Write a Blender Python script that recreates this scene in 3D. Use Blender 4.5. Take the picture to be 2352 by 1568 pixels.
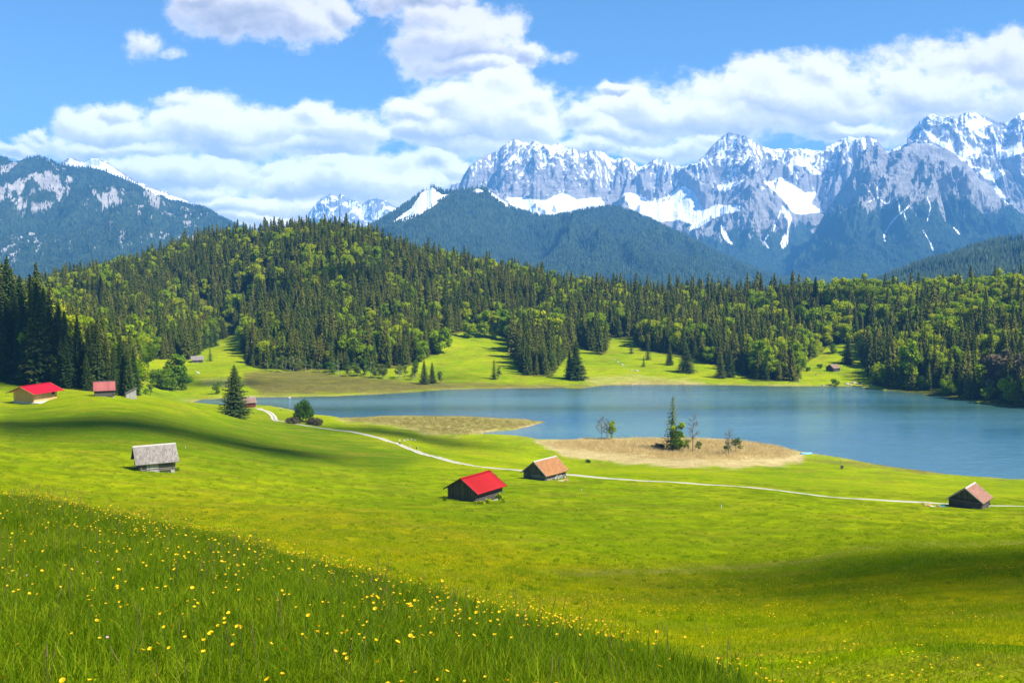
import bpy, bmesh, math, random
import numpy as np
from mathutils import Vector, Matrix

for _o in list(bpy.data.objects):
    bpy.data.objects.remove(_o)
SC = bpy.context.scene
COL = SC.collection
R = math.radians
random.seed(11)
RNG = np.random.default_rng(7)

# ------------------------------------------------------------------ camera
CAM_Z = 60.0                      # metres above the lake
PITCH = R(4.56)
FPX = 2308.0                      # focal length in pixels of a 2352 px wide picture
cam_d = bpy.data.cameras.new("camera")
cam_d.sensor_width = 36.0
cam_d.lens = FPX / 2352.0 * 36.0
cam_d.clip_start = 0.2
cam_d.clip_end = 60000.0
cam = bpy.data.objects.new("camera", cam_d)
COL.objects.link(cam)
cam.location = (0, 0, CAM_Z)
cam.rotation_euler = (R(90) - PITCH, 0, 0)
SC.camera = cam

# ------------------------------------------------------------------ exposure, sampling
SC.view_settings.view_transform = 'Standard'
SC.view_settings.look = 'None'
SC.view_settings.exposure = 1.15
SC.view_settings.gamma = 1.0
SC.view_settings.use_curve_mapping = False
SC.render.engine = 'CYCLES'
SC.cycles.use_denoising = True
SC.cycles.max_bounces = 6
SC.cycles.diffuse_bounces = 3
SC.cycles.glossy_bounces = 3
SC.cycles.transmission_bounces = 3
SC.cycles.volume_bounces = 1
SC.cycles.caustics_reflective = False
SC.cycles.caustics_refractive = False

# ------------------------------------------------------------------ sun and sky
SUN_EL, SUN_AZ = R(50), R(115)    # azimuth clockwise from the view direction (+Y)
SUN_DIR = Vector((math.sin(SUN_AZ) * math.cos(SUN_EL), math.cos(SUN_AZ) * math.cos(SUN_EL), math.sin(SUN_EL)))
sun_d = bpy.data.lights.new("sun", 'SUN')
sun_d.energy = 5.0
sun_d.angle = R(0.53)
sun_d.color = (1.0, 0.93, 0.82)
sun = bpy.data.objects.new("sun", sun_d)
COL.objects.link(sun)
sun.location = (300, -100, 400)
sun.rotation_euler = SUN_DIR.to_track_quat('Z', 'Y').to_euler()

W = bpy.data.worlds.new("World")
SC.world = W
W.use_nodes = True


class NT:
    """Short helper for wiring node trees."""
    def __init__(self, tree):
        self.t = tree
        self.n = tree.nodes
        self.l = tree.links

    def node(self, typ, **kw):
        nd = self.n.new(typ)
        for k, v in kw.items():
            setattr(nd, k, v)
        return nd

    def put(self, sock, v):
        if isinstance(v, bpy.types.NodeSocket):
            self.l.new(v, sock)
        elif isinstance(v, (tuple, list)) and hasattr(sock.default_value, '__len__') and len(v) == 3 and len(sock.default_value) == 4:
            sock.default_value = (*v, 1.0)
        else:
            sock.default_value = v

    def math(self, op, a, b=None, c=None, clamp=False):
        nd = self.node('ShaderNodeMath', operation=op, use_clamp=clamp)
        for i, v in enumerate((a, b, c)):
            if v is not None:
                self.put(nd.inputs[i], v)
        return nd.outputs[0]

    def vmath(self, op, a, b=None, c=None):
        nd = self.node('ShaderNodeVectorMath', operation=op)
        for i, v in enumerate((a, b, c)):
            if v is not None:
                self.put(nd.inputs[i], v)
        return nd.outputs['Value'] if op in ('DOT_PRODUCT', 'LENGTH', 'DISTANCE') else nd.outputs['Vector']

    def noise(self, vec, scale, detail=4, rough=0.55, dist=0.0, dims='3D', typ=None):
        nd = self.node('ShaderNodeTexNoise', noise_dimensions=dims)
        if typ:
            nd.noise_type = typ
        if vec is not None:
            self.put(nd.inputs['Vector'], vec)
        nd.inputs['Scale'].default_value = scale
        nd.inputs['Detail'].default_value = detail
        nd.inputs['Roughness'].default_value = rough
        nd.inputs['Distortion'].default_value = dist
        return nd.outputs['Fac']

    def ramp(self, fac, stops, interp='LINEAR'):
        nd = self.node('ShaderNodeValToRGB')
        cr = nd.color_ramp
        cr.interpolation = interp
        while len(cr.elements) < len(stops):
            cr.elements.new(0.5)
        for e, (p, c) in zip(cr.elements, stops):
            e.position = p
            e.color = (*c, 1) if len(c) == 3 else c
        self.put(nd.inputs['Fac'], fac)
        return nd.outputs['Color']

    def mix(self, fac, a, b, blend='MIX'):
        nd = self.node('ShaderNodeMix', data_type='RGBA', blend_type=blend)
        self.put(nd.inputs['Factor'], fac)
        self.put(nd.inputs['A'] if False else nd.inputs[6], a)
        self.put(nd.inputs[7], b)
        return nd.outputs[2]

    def smooth(self, v, lo, hi):
        nd = self.node('ShaderNodeMapRange', interpolation_type='SMOOTHSTEP')
        self.put(nd.inputs['Value'], v)
        nd.inputs['From Min'].default_value = lo
        nd.inputs['From Max'].default_value = hi
        return nd.outputs['Result']

    def attr(self, name):
        nd = self.node('ShaderNodeAttribute')
        nd.attribute_name = name
        return nd


def px_cE(px, py):
    """Picture position (2352 x 1568) -> tangent of azimuth c and of elevation E seen from the camera."""
    x = (px - 1176.0) / FPX
    y = (784.0 - py) / FPX
    dy = math.cos(PITCH) + y * math.sin(PITCH)
    dz = -math.sin(PITCH) + y * math.cos(PITCH)
    return x / dy, dz / dy


def build_world():
    w = NT(W.node_tree)
    w.n.clear()
    out = w.node('ShaderNodeOutputWorld')
    sky = w.node('ShaderNodeTexSky', sky_type='NISHITA')
    sky.sun_disc = False
    sky.sun_elevation = SUN_EL
    sky.sun_rotation = SUN_AZ
    sky.altitude = 900
    sky.air_density = 1.0
    sky.dust_density = 0.25
    sky.ozone_density = 4.0
    bg_sky = w.node('ShaderNodeBackground')
    hs = w.node('ShaderNodeHueSaturation')
    hs.inputs['Saturation'].default_value = 1.15
    w.put(hs.inputs['Color'], sky.outputs['Color'])
    w.put(bg_sky.inputs['Color'], hs.outputs['Color'])
    bg_sky.inputs['Strength'].default_value = 0.07
    # cloud field over world directions (tangents of azimuth and elevation)
    tc = w.node('ShaderNodeTexCoord')
    sep = w.node('ShaderNodeSeparateXYZ')
    w.put(sep.inputs[0], tc.outputs['Generated'])
    ysafe = w.math('MAXIMUM', sep.outputs['Y'], 0.08)
    c = w.math('DIVIDE', sep.outputs['X'], ysafe)
    e = w.math('DIVIDE', sep.outputs['Z'], ysafe)
    comb = w.node('ShaderNodeCombineXYZ')
    w.put(comb.inputs[0], c)
    w.put(comb.inputs[1], e)

    g = bpy.data.node_groups.new("cloud_density", 'ShaderNodeTree')
    g.interface.new_socket("P", in_out='INPUT', socket_type='NodeSocketVector')
    g.interface.new_socket("D", in_out='OUTPUT', socket_type='NodeSocketFloat')
    k = NT(g)
    gi = k.node('NodeGroupInput')
    go = k.node('NodeGroupOutput')
    P = gi.outputs['P']
    # lazy large warp so that the masses lose their elliptical outline
    wn = k.node('ShaderNodeTexNoise')
    wn.inputs['Scale'].default_value = 13.0
    wn.inputs['Detail'].default_value = 6.0
    wn.inputs['Roughness'].default_value = 0.6
    k.put(wn.inputs['Vector'], P)
    wv = k.vmath('SUBTRACT', wn.outputs['Color'], (0.5, 0.5, 0.5))
    Pw = k.vmath('MULTIPLY_ADD', wv, (0.06, 0.042, 0.0), P)
    blobs = [  # px, py, rx, ry (and strength) in the 2352 px picture
        (610, 25, 185, 78, .95), (1060, 85, 150, 85, .95), (1130, 270, 185, 105, .95), (1560, 265, 230, 78, .95), (1830, 240, 260, 92, .95), (2120, 215, 300, 98, .95), (2400, 170, 200, 100, .95), (500, 305, 300, 68, .95), (780, 310, 130, 62, .95), (450, 400, 300, 52, .95), (800, 420, 300, 62, .95),
        (560, 10, 150, 62), (690, 50, 110, 52), (610, 60, 150, 42), (480, -10, 70, 35), (775, 20, 60, 40),
        (335, 98, 60, 52, .5), (390, 118, 60, 24, .4), 
        (960, -10, 150, 40), (1000, 40, 110, 50), (1060, 90, 110, 48), (1130, 110, 120, 46), (1080, 150, 130, 36), (1215, 120, 50, 36), (1285, 130, 45, 24, .5),
        (280, 258, 66, 42), (200, 295, 90, 52), (300, 305, 130, 52), (400, 232, 90, 34, .6), (430, 290, 90, 42), (520, 305, 130, 52), (640, 290, 110, 54), (720, 270, 90, 46), (790, 300, 80, 48), (850, 310, 60, 36),
        (160, 340, 130, 30), (330, 345, 150, 22), (560, 335, 160, 26), (740, 338, 150, 26),
        (300, 385, 130, 32), (420, 385, 130, 40), (540, 400, 130, 40), (610, 385, 60, 26), (660, 425, 120, 40), (760, 385, 80, 26), (800, 405, 120, 36), (900, 385, 100, 34), (990, 375, 90, 34), (1040, 400, 70, 40),
        (470, 440, 150, 32), (560, 470, 160, 36), (700, 470, 160, 36), (850, 440, 150, 40), (960, 430, 120, 40), (640, 500, 200, 24),
        (1150, 205, 105, 52), (1040, 235, 100, 52), (950, 265, 90, 46), (1220, 235, 70, 54), (1140, 275, 140, 50), (1020, 300, 130, 46), (1230, 300, 80, 50), (1120, 335, 200, 40), (930, 300, 60, 40),
        (1320, 265, 60, 36), (1380, 300, 90, 48), (1340, 335, 90, 34),
        (1430, 200, 50, 18), (1480, 235, 100, 56), (1570, 215, 120, 60), (1660, 225, 100, 56), (1560, 275, 160, 56), (1470, 310, 120, 34), (1700, 275, 140, 52),
        (1790, 195, 110, 62), (1870, 175, 90, 60), (1960, 200, 110, 62), (1850, 240, 160, 56), (1780, 285, 160, 40), (2040, 195, 100, 64), (2010, 250, 180, 48), (1960, 295, 180, 30), (2110, 215, 90, 70),
        (2180, 150, 100, 66), (2260, 140, 100, 62), (2340, 125, 110, 66), (2240, 200, 170, 60), (2330, 220, 150, 56), (2150, 265, 170, 34), (2450, 140, 150, 90), (2600, 150, 150, 110),
        (1500, 350, 90, 26), (1590, 345, 100, 36), (1640, 330, 60, 24), (25, 355, 70, 16), (-60, 360, 60, 30), (95, 318, 20, 20), (-250, 330, 150, 70), (2800, 160, 200, 130), (-500, 200, 200, 80),
    ]
    g.interface.new_socket("S", in_out='OUTPUT', socket_type='NodeSocketFloat')
    acc = foot = None
    for bi, (px, py, rx, ry, *st) in enumerate(blobs):
        st = st[0] if st else 0.85
        if bi and bi % 5 == 0:   # ties each batch to the one before it, so that few values are alive at once
            Pw = k.vmath('MULTIPLY_ADD', acc, (1e-7, 1e-7, 0.0), Pw)
        cc, ee = px_cE(px, py)
        ix, iy = FPX / rx, FPX / ry
        q = k.vmath('MULTIPLY_ADD', Pw, (ix, iy, 0.0), (-cc * ix, -ee * iy, 0.0))
        d = k.vmath('DOT_PRODUCT', q, q)
        m = k.math('MULTIPLY_ADD', d, -0.7, st)
        low = k.vmath('DOT_PRODUCT', q, (-0.25, -1.0, 0.0))
        if acc is None:
            acc, foot = m, low
        else:
            sel = k.math('MULTIPLY_ADD', k.math('SUBTRACT', m, acc), 2.2, 0.5, clamp=True)
            foot = k.math('ADD', foot, k.math('MULTIPLY', k.math('SUBTRACT', low, foot), sel))
            acc = k.math('SMOOTH_MAX', acc, m, 0.18)
    acc = k.math('MAXIMUM', acc, -1.5)
    # billows: fractal cells for the cauliflower heads, fractal noise for the rags
    Pb = k.vmath('MULTIPLY_ADD', wv, (0.02, 0.015, 0.0), P)
    Pb = k.vmath('MULTIPLY', Pb, (1.0, 1.35, 1.0))

    def billow(vec):
        v = k.node('ShaderNodeTexVoronoi', feature='F1', voronoi_dimensions='2D')
        v.inputs['Scale'].default_value = 26.0
        v.inputs['Detail'].default_value = 3.0
        v.inputs['Roughness'].default_value = 0.55
        v.normalize = True
        k.put(v.inputs['Vector'], vec)
        n1 = k.noise(vec, 15.0, 7, 0.63)
        return k.math('ADD', k.math('MULTIPLY', v.outputs['Distance'], -0.4), k.math('MULTIPLY', n1, 2.9))
    b0 = billow(Pb)
    b1 = billow(k.vmath('ADD', Pb, (0.006, 0.012, 0.0)))
    tot = k.math('ADD', acc, k.math('SUBTRACT', b0, 1.42))
    g.interface.new_socket("G", in_out='OUTPUT', socket_type='NodeSocketFloat')
    k.put(go.inputs['G'], k.math('SUBTRACT', b1, b0))
    k.put(go.inputs['D'], k.math('MULTIPLY_ADD', foot, 1e-7, tot))
    k.put(go.inputs['S'], foot)

    def dens(vec):
        nd = w.node('ShaderNodeGroup')
        nd.node_tree = g
        w.put(nd.inputs[0], vec)
        return nd.outputs[0], nd.outputs[1], nd.outputs[2]
    d0, s0, g0 = dens(comb.outputs[0])
    alpha = w.math('MULTIPLY', w.math('POWER', w.smooth(d0, -0.20, 0.50), 1.2), w.smooth(sep.outputs['Y'], 0.1, 0.3))
    # sunlit heads, greyer towards the feet; small relief from the billows
    foot = w.smooth(s0, -0.55, 0.75)
    grad = w.math('MULTIPLY', g0, 0.40)
    shade = w.math('ADD', w.math('MULTIPLY', foot, w.math('MULTIPLY_ADD', w.smooth(d0, 0.1, 0.9), 0.86, 0.36)), w.math('ADD', grad, 0.06), clamp=True)
    ccol = w.ramp(shade, [(0.0, (1.0, 0.925, 0.87)), (0.25, (0.95, 0.88, 0.835)), (0.6, (0.64, 0.60, 0.59)), (1.0, (0.42, 0.41, 0.43))])
    bg_c = w.node('ShaderNodeBackground')
    w.put(bg_c.inputs['Color'], ccol)
    # low clouds stand kilometres behind the valley air
    w.put(bg_c.inputs['Strength'], w.math('MULTIPLY_ADD', w.smooth(e, 0.30, 0.0), 0.78, 0.55))
    ms = w.node('ShaderNodeMixShader')
    w.put(ms.inputs[0], alpha)
    w.l.new(bg_sky.outputs[0], ms.inputs[1])
    w.l.new(bg_c.outputs[0], ms.inputs[2])
    w.l.new(ms.outputs[0], out.inputs['Surface'])
    W.cycles.sampling_method = 'NONE'


build_world()

# ------------------------------------------------------------------ object helpers
def tag(o, label=None, cat=None, group=None, kind=None):
    if label:
        o['label'] = label
    if cat:
        o['category'] = cat
    if group:
        o['group'] = group
    if kind:
        o['kind'] = kind
    return o


def empty(name, loc, rz=0.0, parent=None):
    o = bpy.data.objects.new(name, None)
    o.empty_display_size = 0.5
    COL.objects.link(o)
    o.location = loc
    o.rotation_euler = (0, 0, rz)
    if parent:
        o.parent = parent
    return o


def mesh_np(name, co, faces, mat=None, smooth=False, attrs=None, link=True, parent=None):
    """co (N,3); faces: array (M,k) or list of arrays of different k. attrs {name: per-vertex float array or ('FACE', array)}"""
    me = bpy.data.meshes.new(name)
    co = np.asarray(co, dtype=np.float32).reshape(-1, 3)
    fl = faces if isinstance(faces, list) else [faces]
    fl = [np.asarray(f, dtype=np.int32) for f in fl if len(f)]
    me.vertices.add(len(co))
    me.vertices.foreach_set('co', co.ravel())
    tot = sum(f.size for f in fl)
    me.loops.add(tot)
    me.loops.foreach_set('vertex_index', np.concatenate([f.ravel() for f in fl]))
    npoly = sum(len(f) for f in fl)
    me.polygons.add(npoly)
    sizes = np.concatenate([np.full(len(f), f.shape[1], dtype=np.int32) for f in fl])
    starts = np.concatenate([[0], np.cumsum(sizes)[:-1]]).astype(np.int32)
    me.polygons.foreach_set('loop_start', starts)
    me.polygons.foreach_set('loop_total', sizes)
    if smooth:
        me.polygons.foreach_set('use_smooth', np.ones(npoly, dtype=bool))
    for an, av in (attrs or {}).items():
        dom = 'POINT'
        if isinstance(av, tuple):
            dom, av = av
        a = me.attributes.new(an, 'FLOAT', dom)
        a.data.foreach_set('value', np.asarray(av, dtype=np.float32).ravel())
    if mat:
        me.materials.append(mat)
    me.update(calc_edges=True)
    me.validate()
    if not link:
        return me
    o = bpy.data.objects.new(name, me)
    COL.objects.link(o)
    if parent:
        o.parent = parent
    return o


class MB:
    """Collects boxes, tubes and polygons, then links them as ONE mesh object."""
    def __init__(self):
        self.v = []
        self.f = []

    def add(self, vs, fs):
        n = len(self.v)
        self.v += [tuple(p) for p in vs]
        self.f += [tuple(i + n for i in f) for f in fs]

    def box(self, c, s, M=None):
        x, y, z = (a / 2 for a in s)
        vs = [Vector((sx * x, sy * y, sz * z)) for sz in (-1, 1) for sx, sy in ((-1, -1), (1, -1), (1, 1), (-1, 1))]
        if M is not None:
            vs = [M @ p for p in vs]
        vs = [p + Vector(c) for p in vs]
        self.add(vs, [(3, 2, 1, 0), (4, 5, 6, 7), (0, 1, 5, 4), (1, 2, 6, 5), (2, 3, 7, 6), (3, 0, 4, 7)])

    def tube(self, pts, radii, n=6, cap=True):
        pts = [Vector(p) for p in pts]
        rings = []
        for i, p in enumerate(pts):
            d = (pts[min(i + 1, len(pts) - 1)] - pts[max(i - 1, 0)]).normalized()
            a = d.orthogonal().normalized() if abs(d.z) > 0.999 else d.cross(Vector((0, 0, 1))).normalized()
            b = d.cross(a)
            rings.append([p + (a * math.cos(t) + b * math.sin(t)) * radii[i] for t in (2 * math.pi * j / n for j in range(n))])
        vs = [q for r in rings for q in r]
        fs = []
        for i in range(len(pts) - 1):
            for j in range(n):
                fs.append((i * n + j, i * n + (j + 1) % n, (i + 1) * n + (j + 1) % n, (i + 1) * n + j))
        if cap:
            fs.append(tuple(range(n - 1, -1, -1)))
            fs.append(tuple((len(pts) - 1) * n + j for j in range(n)))
        self.add(vs, fs)

    def build(self, name, mat, parent=None, smooth=False, link=True):
        me = bpy.data.meshes.new(name)
        me.from_pydata(self.v, [], self.f)
        if smooth:
            for p in me.polygons:
                p.use_smooth = True
        if mat:
            me.materials.append(mat)
        me.update()
        if not link:
            return me
        o = bpy.data.objects.new(name, me)
        COL.objects.link(o)
        if parent:
            o.parent = parent
        return o


# ------------------------------------------------------------------ noise in numpy
_perm = np.random.default_rng(3).permutation(256).astype(np.int32)
_perm = np.concatenate([_perm, _perm])
_ang = np.random.default_rng(4).uniform(0, 2 * np.pi, 256)
_gx, _gy = np.cos(_ang), np.sin(_ang)


def perlin(x, y, seed=0):
    x = np.asarray(x, dtype=np.float64) + seed * 17.31
    y = np.asarray(y, dtype=np.float64) + seed * 9.77
    xi, yi = np.floor(x), np.floor(y)
    xf, yf = x - xi, y - yi
    xi = xi.astype(np.int64) & 255
    yi = yi.astype(np.int64) & 255
    u = xf * xf * xf * (xf * (xf * 6 - 15) + 10)
    v = yf * yf * yf * (yf * (yf * 6 - 15) + 10)

    def gr(ix, iy, fx, fy):
        h = _perm[_perm[ix & 255] + (iy & 255)]
        return _gx[h] * fx + _gy[h] * fy
    a = gr(xi, yi, xf, yf)
    b = gr(xi + 1, yi, xf - 1, yf)
    c = gr(xi, yi + 1, xf, yf - 1)
    d = gr(xi + 1, yi + 1, xf - 1, yf - 1)
    return (a + u * (b - a) + v * ((c + u * (d - c)) - (a + u * (b - a)))) * 1.5


def fbm(x, y, oct=5, gain=0.5, lac=2.03, seed=0):
    s, a, t = 0.0, 1.0, 0.0
    for i in range(oct):
        s = s + a * perlin(x, y, seed + i * 3)
        t += a
        x, y, a = x * lac, y * lac, a * gain
    return s / t


def ridged(x, y, oct=5, gain=0.5, lac=2.07, seed=0):
    s, a, t, prev = 0.0, 1.0, 0.0, 1.0
    for i in range(oct):
        n = 1.0 - np.abs(perlin(x, y, seed + i * 3))
        n = n * n * prev
        s = s + a * n
        t += a
        prev = np.clip(n * 1.6, 0, 1)
        x, y, a = x * lac, y * lac, a * gain
    return s / t


def sstep(x, a, b):
    t = np.clip((x - a) / (b - a), 0, 1)
    return t * t * (3 - 2 * t)


def in_poly(x, y, poly):
    poly = np.asarray(poly, dtype=float)
    inside = np.zeros(np.shape(x), dtype=bool)
    j = len(poly) - 1
    for i in range(len(poly)):
        xi, yi = poly[i]
        xj, yj = poly[j]
        with np.errstate(divide='ignore', invalid='ignore'):
            cnd = ((yi > y) != (yj > y)) & (x < (xj - xi) * (y - yi) / (yj - yi + 1e-12) + xi)
        inside ^= cnd
        j = i
    return inside


def poly_dist(x, y, poly, closed=True):
    poly = np.asarray(poly, dtype=float)
    d = np.full(np.shape(x), 1e9)
    n = len(poly)
    for i in range(n if closed else n - 1):
        ax, ay = poly[i]
        bx, by = poly[(i + 1) % n]
        ex, ey = bx - ax, by - ay
        t = np.clip(((x - ax) * ex + (y - ay) * ey) / (ex * ex + ey * ey + 1e-12), 0, 1)
        d = np.minimum(d, np.hypot(x - ax - t * ex, y - ay - t * ey))
    return d


def at(px, py, Y):
    c, E = px_cE(px, py)
    return np.array([c * Y, Y, CAM_Z + E * Y])


def on_z(px, py, z):
    c, E = px_cE(px, py)
    Y = (z - CAM_Z) / E
    return np.array([c * Y, Y, z])


def proj(X, Y, Z):
    """World -> picture position (2352 x 1568)."""
    fx = np.asarray(Y) * math.cos(PITCH) - (np.asarray(Z) - CAM_Z) * math.sin(PITCH)
    up = np.asarray(Y) * math.sin(PITCH) + (np.asarray(Z) - CAM_Z) * math.cos(PITCH)
    fx = np.where(np.abs(fx) < 1e-3, 1e-3, fx)
    return 1176 + FPX * np.asarray(X) / fx, 784 - FPX * up / fx

# ------------------------------------------------------------------ ground height
K = 1.0 / 1.08844      # readings taken on the 2560 px original
def kp(*pts):
    return [(x * K, y * K) for x, y in pts]


LAKE_PX = kp((479, 1005), (506, 998), (556, 996), (634, 993), (732, 992), (840, 990), (960, 984), (1040, 979), (1106, 974), (1200, 972), (1289, 970),
             (1400, 969), (1450, 971), (1508, 963), (1600, 961), (1710, 961), (1850, 963), (1949, 965), (2050, 965), (2148, 966), (2170, 971), (2260, 979),
             (2363, 991), (2471, 1009), (2545, 1018), (2640, 1034), (2800, 1060), (3000, 1110), (3000, 1200), (2800, 1215), (2650, 1200), (2520, 1197), (2487, 1194), (2420, 1190),
             (2363, 1185), (2280, 1174), (2218, 1166), (2114, 1145), (2044, 1135), (1998, 1128), (1928, 1115), (1857, 1103), (1762, 1096), (1577, 1094),
             (1470, 1096), (1400, 1098), (1343, 1097), (1318, 1092), (1289, 1088), (1215, 1084), (1197, 1081), (1240, 1078), (1289, 1074), (1362, 1054), (1330, 1052), (1314, 1048),
             (1197, 1043), (1161, 1040), (1033, 1040), (960, 1040), (897, 1045), (857, 1045), (830, 1040), (768, 1034), (720, 1022), (676, 1014), (638, 1012), (548, 1012))
LAKE = np.array([on_z(x, y, 0.0)[:2] for x, y in LAKE_PX])

PATH_CTRL = [(2500, 1167, 176), (2352, 1163, 178), (2200, 1156, 179.5), (2056, 1150, 181), (1915, 1140, 184), (1805, 1128, 188), (1690, 1119, 192), (1562, 1107.5, 196),
             (1452, 1099, 200), (1305, 1089, 206), (1197, 1079.5, 214), (1117, 1072.7, 222), (1049, 1062, 234), (982, 1044, 256), (922, 1021.7, 287),
             (865, 1003, 312), (811, 992, 328), (763, 987, 335), (714, 978, 342), (686, 974, 346), (649, 968, 350), (632, 965, 353), (627, 953, 372),
             (615, 945, 385), (604, 941, 390), (594, 938.5, 396)]

CTRL = []
def C(px, py, Y):
    CTRL.append(tuple(at(px, py, Y)))
def CG(px, Y, z):
    CTRL.append((px_cE(px, 620)[0] * Y, Y, z))
for p in [(0, 1568, 7.5), (400, 1568, 7.8), (800, 1568, 8.2), (1200, 1568, 8.7), (1600, 1575, 9.3),
          (0, 1350, 13.8), (400, 1390, 12.3), (800, 1430, 12.9), (1200, 1500, 11.7),
          (0, 1158, 34), (200, 1186, 31), (400, 1228, 27), (600, 1280, 24), (800, 1330, 21), (1000, 1388, 18.2), (1200, 1446, 15.6), (1400, 1505, 13.2), (1600, 1562, 11.1),
          (0, 1138, 92), (400, 1180, 92), (400, 1150, 110), (800, 1290, 52), (800, 1240, 70), (800, 1190, 100), (1200, 1415, 32), (1200, 1300, 62), (1200, 1200, 108),
          (1700, 1568, 19), (1700, 1450, 33), (1700, 1330, 60), (1700, 1250, 95), (1700, 1190, 132), (2352, 1568, 17), (2352, 1400, 34), (2352, 1262, 70), (2352, 1240, 92),
          (2352, 1195, 145), (2050, 1470, 25), (2050, 1320, 52), (2050, 1262, 72), (2050, 1235, 98), (2050, 1190, 145), (1500, 1250, 88), (1500, 1160, 150), (1500, 1390, 44),
          (1090, 1150, 150), (1250, 1101, 196), (1500, 1118, 186), (2235, 1166, 171), (350, 1081, 150), (600, 1050, 208), (350, 1000, 205), (350, 950, 255), (350, 925, 300),
          (0, 1060, 138), (0, 1000, 190), (0, 950, 250), (0, 924, 288), (80, 927, 287), (0, 872, 338), (150, 905, 300), (240, 908, 292), (300, 915, 308), (430, 928, 312),
          (540, 957, 328), (450, 962, 285), (760, 1012, 288), (900, 1060, 232), (1000, 1100, 186), (700, 1100, 165), (700, 1150, 126), (620, 1200, 92),
          (1300, 1072, 287), (1800, 1072, 285), (1500, 1050, 301), (2000, 1087, 276), (2200, 1112, 256), (1000, 1000, 337), (1000, 1030, 300), (1150, 1045, 285),
          (700, 955, 378), (830, 975, 355),
          (500, 905, 440), (600, 870, 500), (900, 872, 500), (700, 848, 545), (300, 895, 420), (330, 870, 480), (400, 852, 528), (480, 800, 645), (545, 772, 730), (455, 832, 565),
          (1000, 862, 515), (1100, 850, 530), (1000, 820, 578), (1150, 800, 612), (1150, 779, 652), (960, 838, 548), (1350, 862, 515), (1500, 872, 497), (1420, 782, 632),
          (1400, 832, 558), (1600, 850, 530), (1700, 866, 508), (1911, 852, 528), (2000, 822, 570), (1850, 842, 540), (1850, 815, 585)]:
    C(*p)
for p in [(0, 43, 48.6), (0, 62, 43.6), (400, 34, 49.8), (400, 50, 45.8), (800, 26, 51.2), (800, 37, 47.9), (1200, 19.5, 52.4), (1600, 14, 53.8), (2000, 11, 54.4), (2352, 10, 54.6)]:
    CG(*p)
for p in PATH_CTRL[1:]:
    C(*p)
for xy in LAKE[::2]:
    CTRL.append((xy[0], xy[1], 0.3))
for p in [(150, 420, 23), (0, 430, 26), (300, 430, 8), (0, 600, 20), (200, 600, 14), (0, 800, 27.5), (200, 850, 37.5), (330, 900, 52.5), (330, 700, 19.5), (500, 900, 70.5), (500, 790, 27.5),
          (700, 880, 79.5), (700, 750, 49.5), (700, 650, 23.5), (700, 590, 7), (850, 860, 69.5), (850, 720, 39.5), (850, 600, 10), (1000, 850, 53.5), (1000, 720, 29.5), (1200, 800, 39.5), (1200, 700, 20.5),
          (1400, 760, 26.5), (1400, 690, 19.5), (1600, 720, 24.5), (1600, 600, 9), (1800, 700, 26.5), (1800, 600, 10), (1960, 680, 29), (1960, 600, 13), (2150, 650, 28), (2150, 540, 14),
          (2352, 620, 33), (2352, 500, 14), (2700, 620, 30), (2700, 500, 10), (700, 1150, 30), (1200, 1150, 12), (1800, 1100, 8), (2352, 1000, 10), (0, 1200, 10), (-400, 500, 30), (-400, 300, 26), (-400, 900, 28.5),
          (-400, 150, 38), (-400, 80, 48), (2800, 200, 12), (2800, 120, 30), (2800, 60, 45)]:
    CG(*p)
for X, Y, z in [(0, 0, 56.9), (-8, 0, 57.9), (8, 0, 55.6), (0, -15, 59.5), (-15, -15, 61), (15, -15, 57.5), (-20, 5, 59), (20, 5, 53.5), (0, 3, 56.8), (-20, 18, 55.6)]:
    CTRL.append((X, Y, z))
for u in (-0.9, -0.45, 0, 0.45, 0.9):
    for s, z in ((2000, -20), (4000, -40), (9000, -60), (12500, -60)):
        CTRL.append((u * s, s - 40, z))
CTRL = np.array(CTRL)

S0 = 40.0
def _uv(X, Y):
    s = np.maximum(np.asarray(Y) + S0, 5.0)
    return np.asarray(X) / s, s


def _fit():
    u, s = _uv(CTRL[:, 0], CTRL[:, 1])
    p, q = u * 2.2, np.log(s)
    val = (CAM_Z - CTRL[:, 2]) / s
    n = len(val)
    r = np.sqrt((p[:, None] - p[None]) ** 2 + (q[:, None] - q[None]) ** 2 + 0.05 ** 2)
    A = np.zeros((n + 3, n + 3))
    A[:n, :n] = r - np.eye(n) * 0.004
    A[:n, n] = A[n, :n] = 1
    A[:n, n + 1] = A[n + 1, :n] = p
    A[:n, n + 2] = A[n + 2, :n] = q
    w = np.linalg.solve(A, np.concatenate([val, [0, 0, 0]]))
    return p, q, w


_P, _Q, _WT = _fit()
NU = 761
US = np.linspace(-0.95, 0.95, NU)
SS = [12.0]
while SS[-1] < 1150:
    SS.append(SS[-1] * 1.0048)
while SS[-1] < 12000:
    SS.append(SS[-1] * 1.04)
SS = np.array(SS)
LS = np.log(SS)


def _eval_grid():
    G = np.zeros((len(SS), NU), dtype=np.float64)
    p = US * 2.2
    n = len(_P)
    for i0 in range(0, len(SS), 60):
        q = LS[i0:i0 + 60]
        acc = np.zeros((len(q), NU))
        for k in range(n):
            acc += _WT[k] * np.sqrt((p[None] - _P[k]) ** 2 + (q[:, None] - _Q[k]) ** 2 + 0.05 ** 2)
        acc += _WT[n] + _WT[n + 1] * p[None] + _WT[n + 2] * q[:, None]
        G[i0:i0 + 60] = CAM_Z - acc * SS[i0:i0 + 60, None]
    return G


HG = _eval_grid()
GX = US[None] * SS[:, None]
GY = np.repeat((SS - S0)[:, None], NU, 1)
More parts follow.
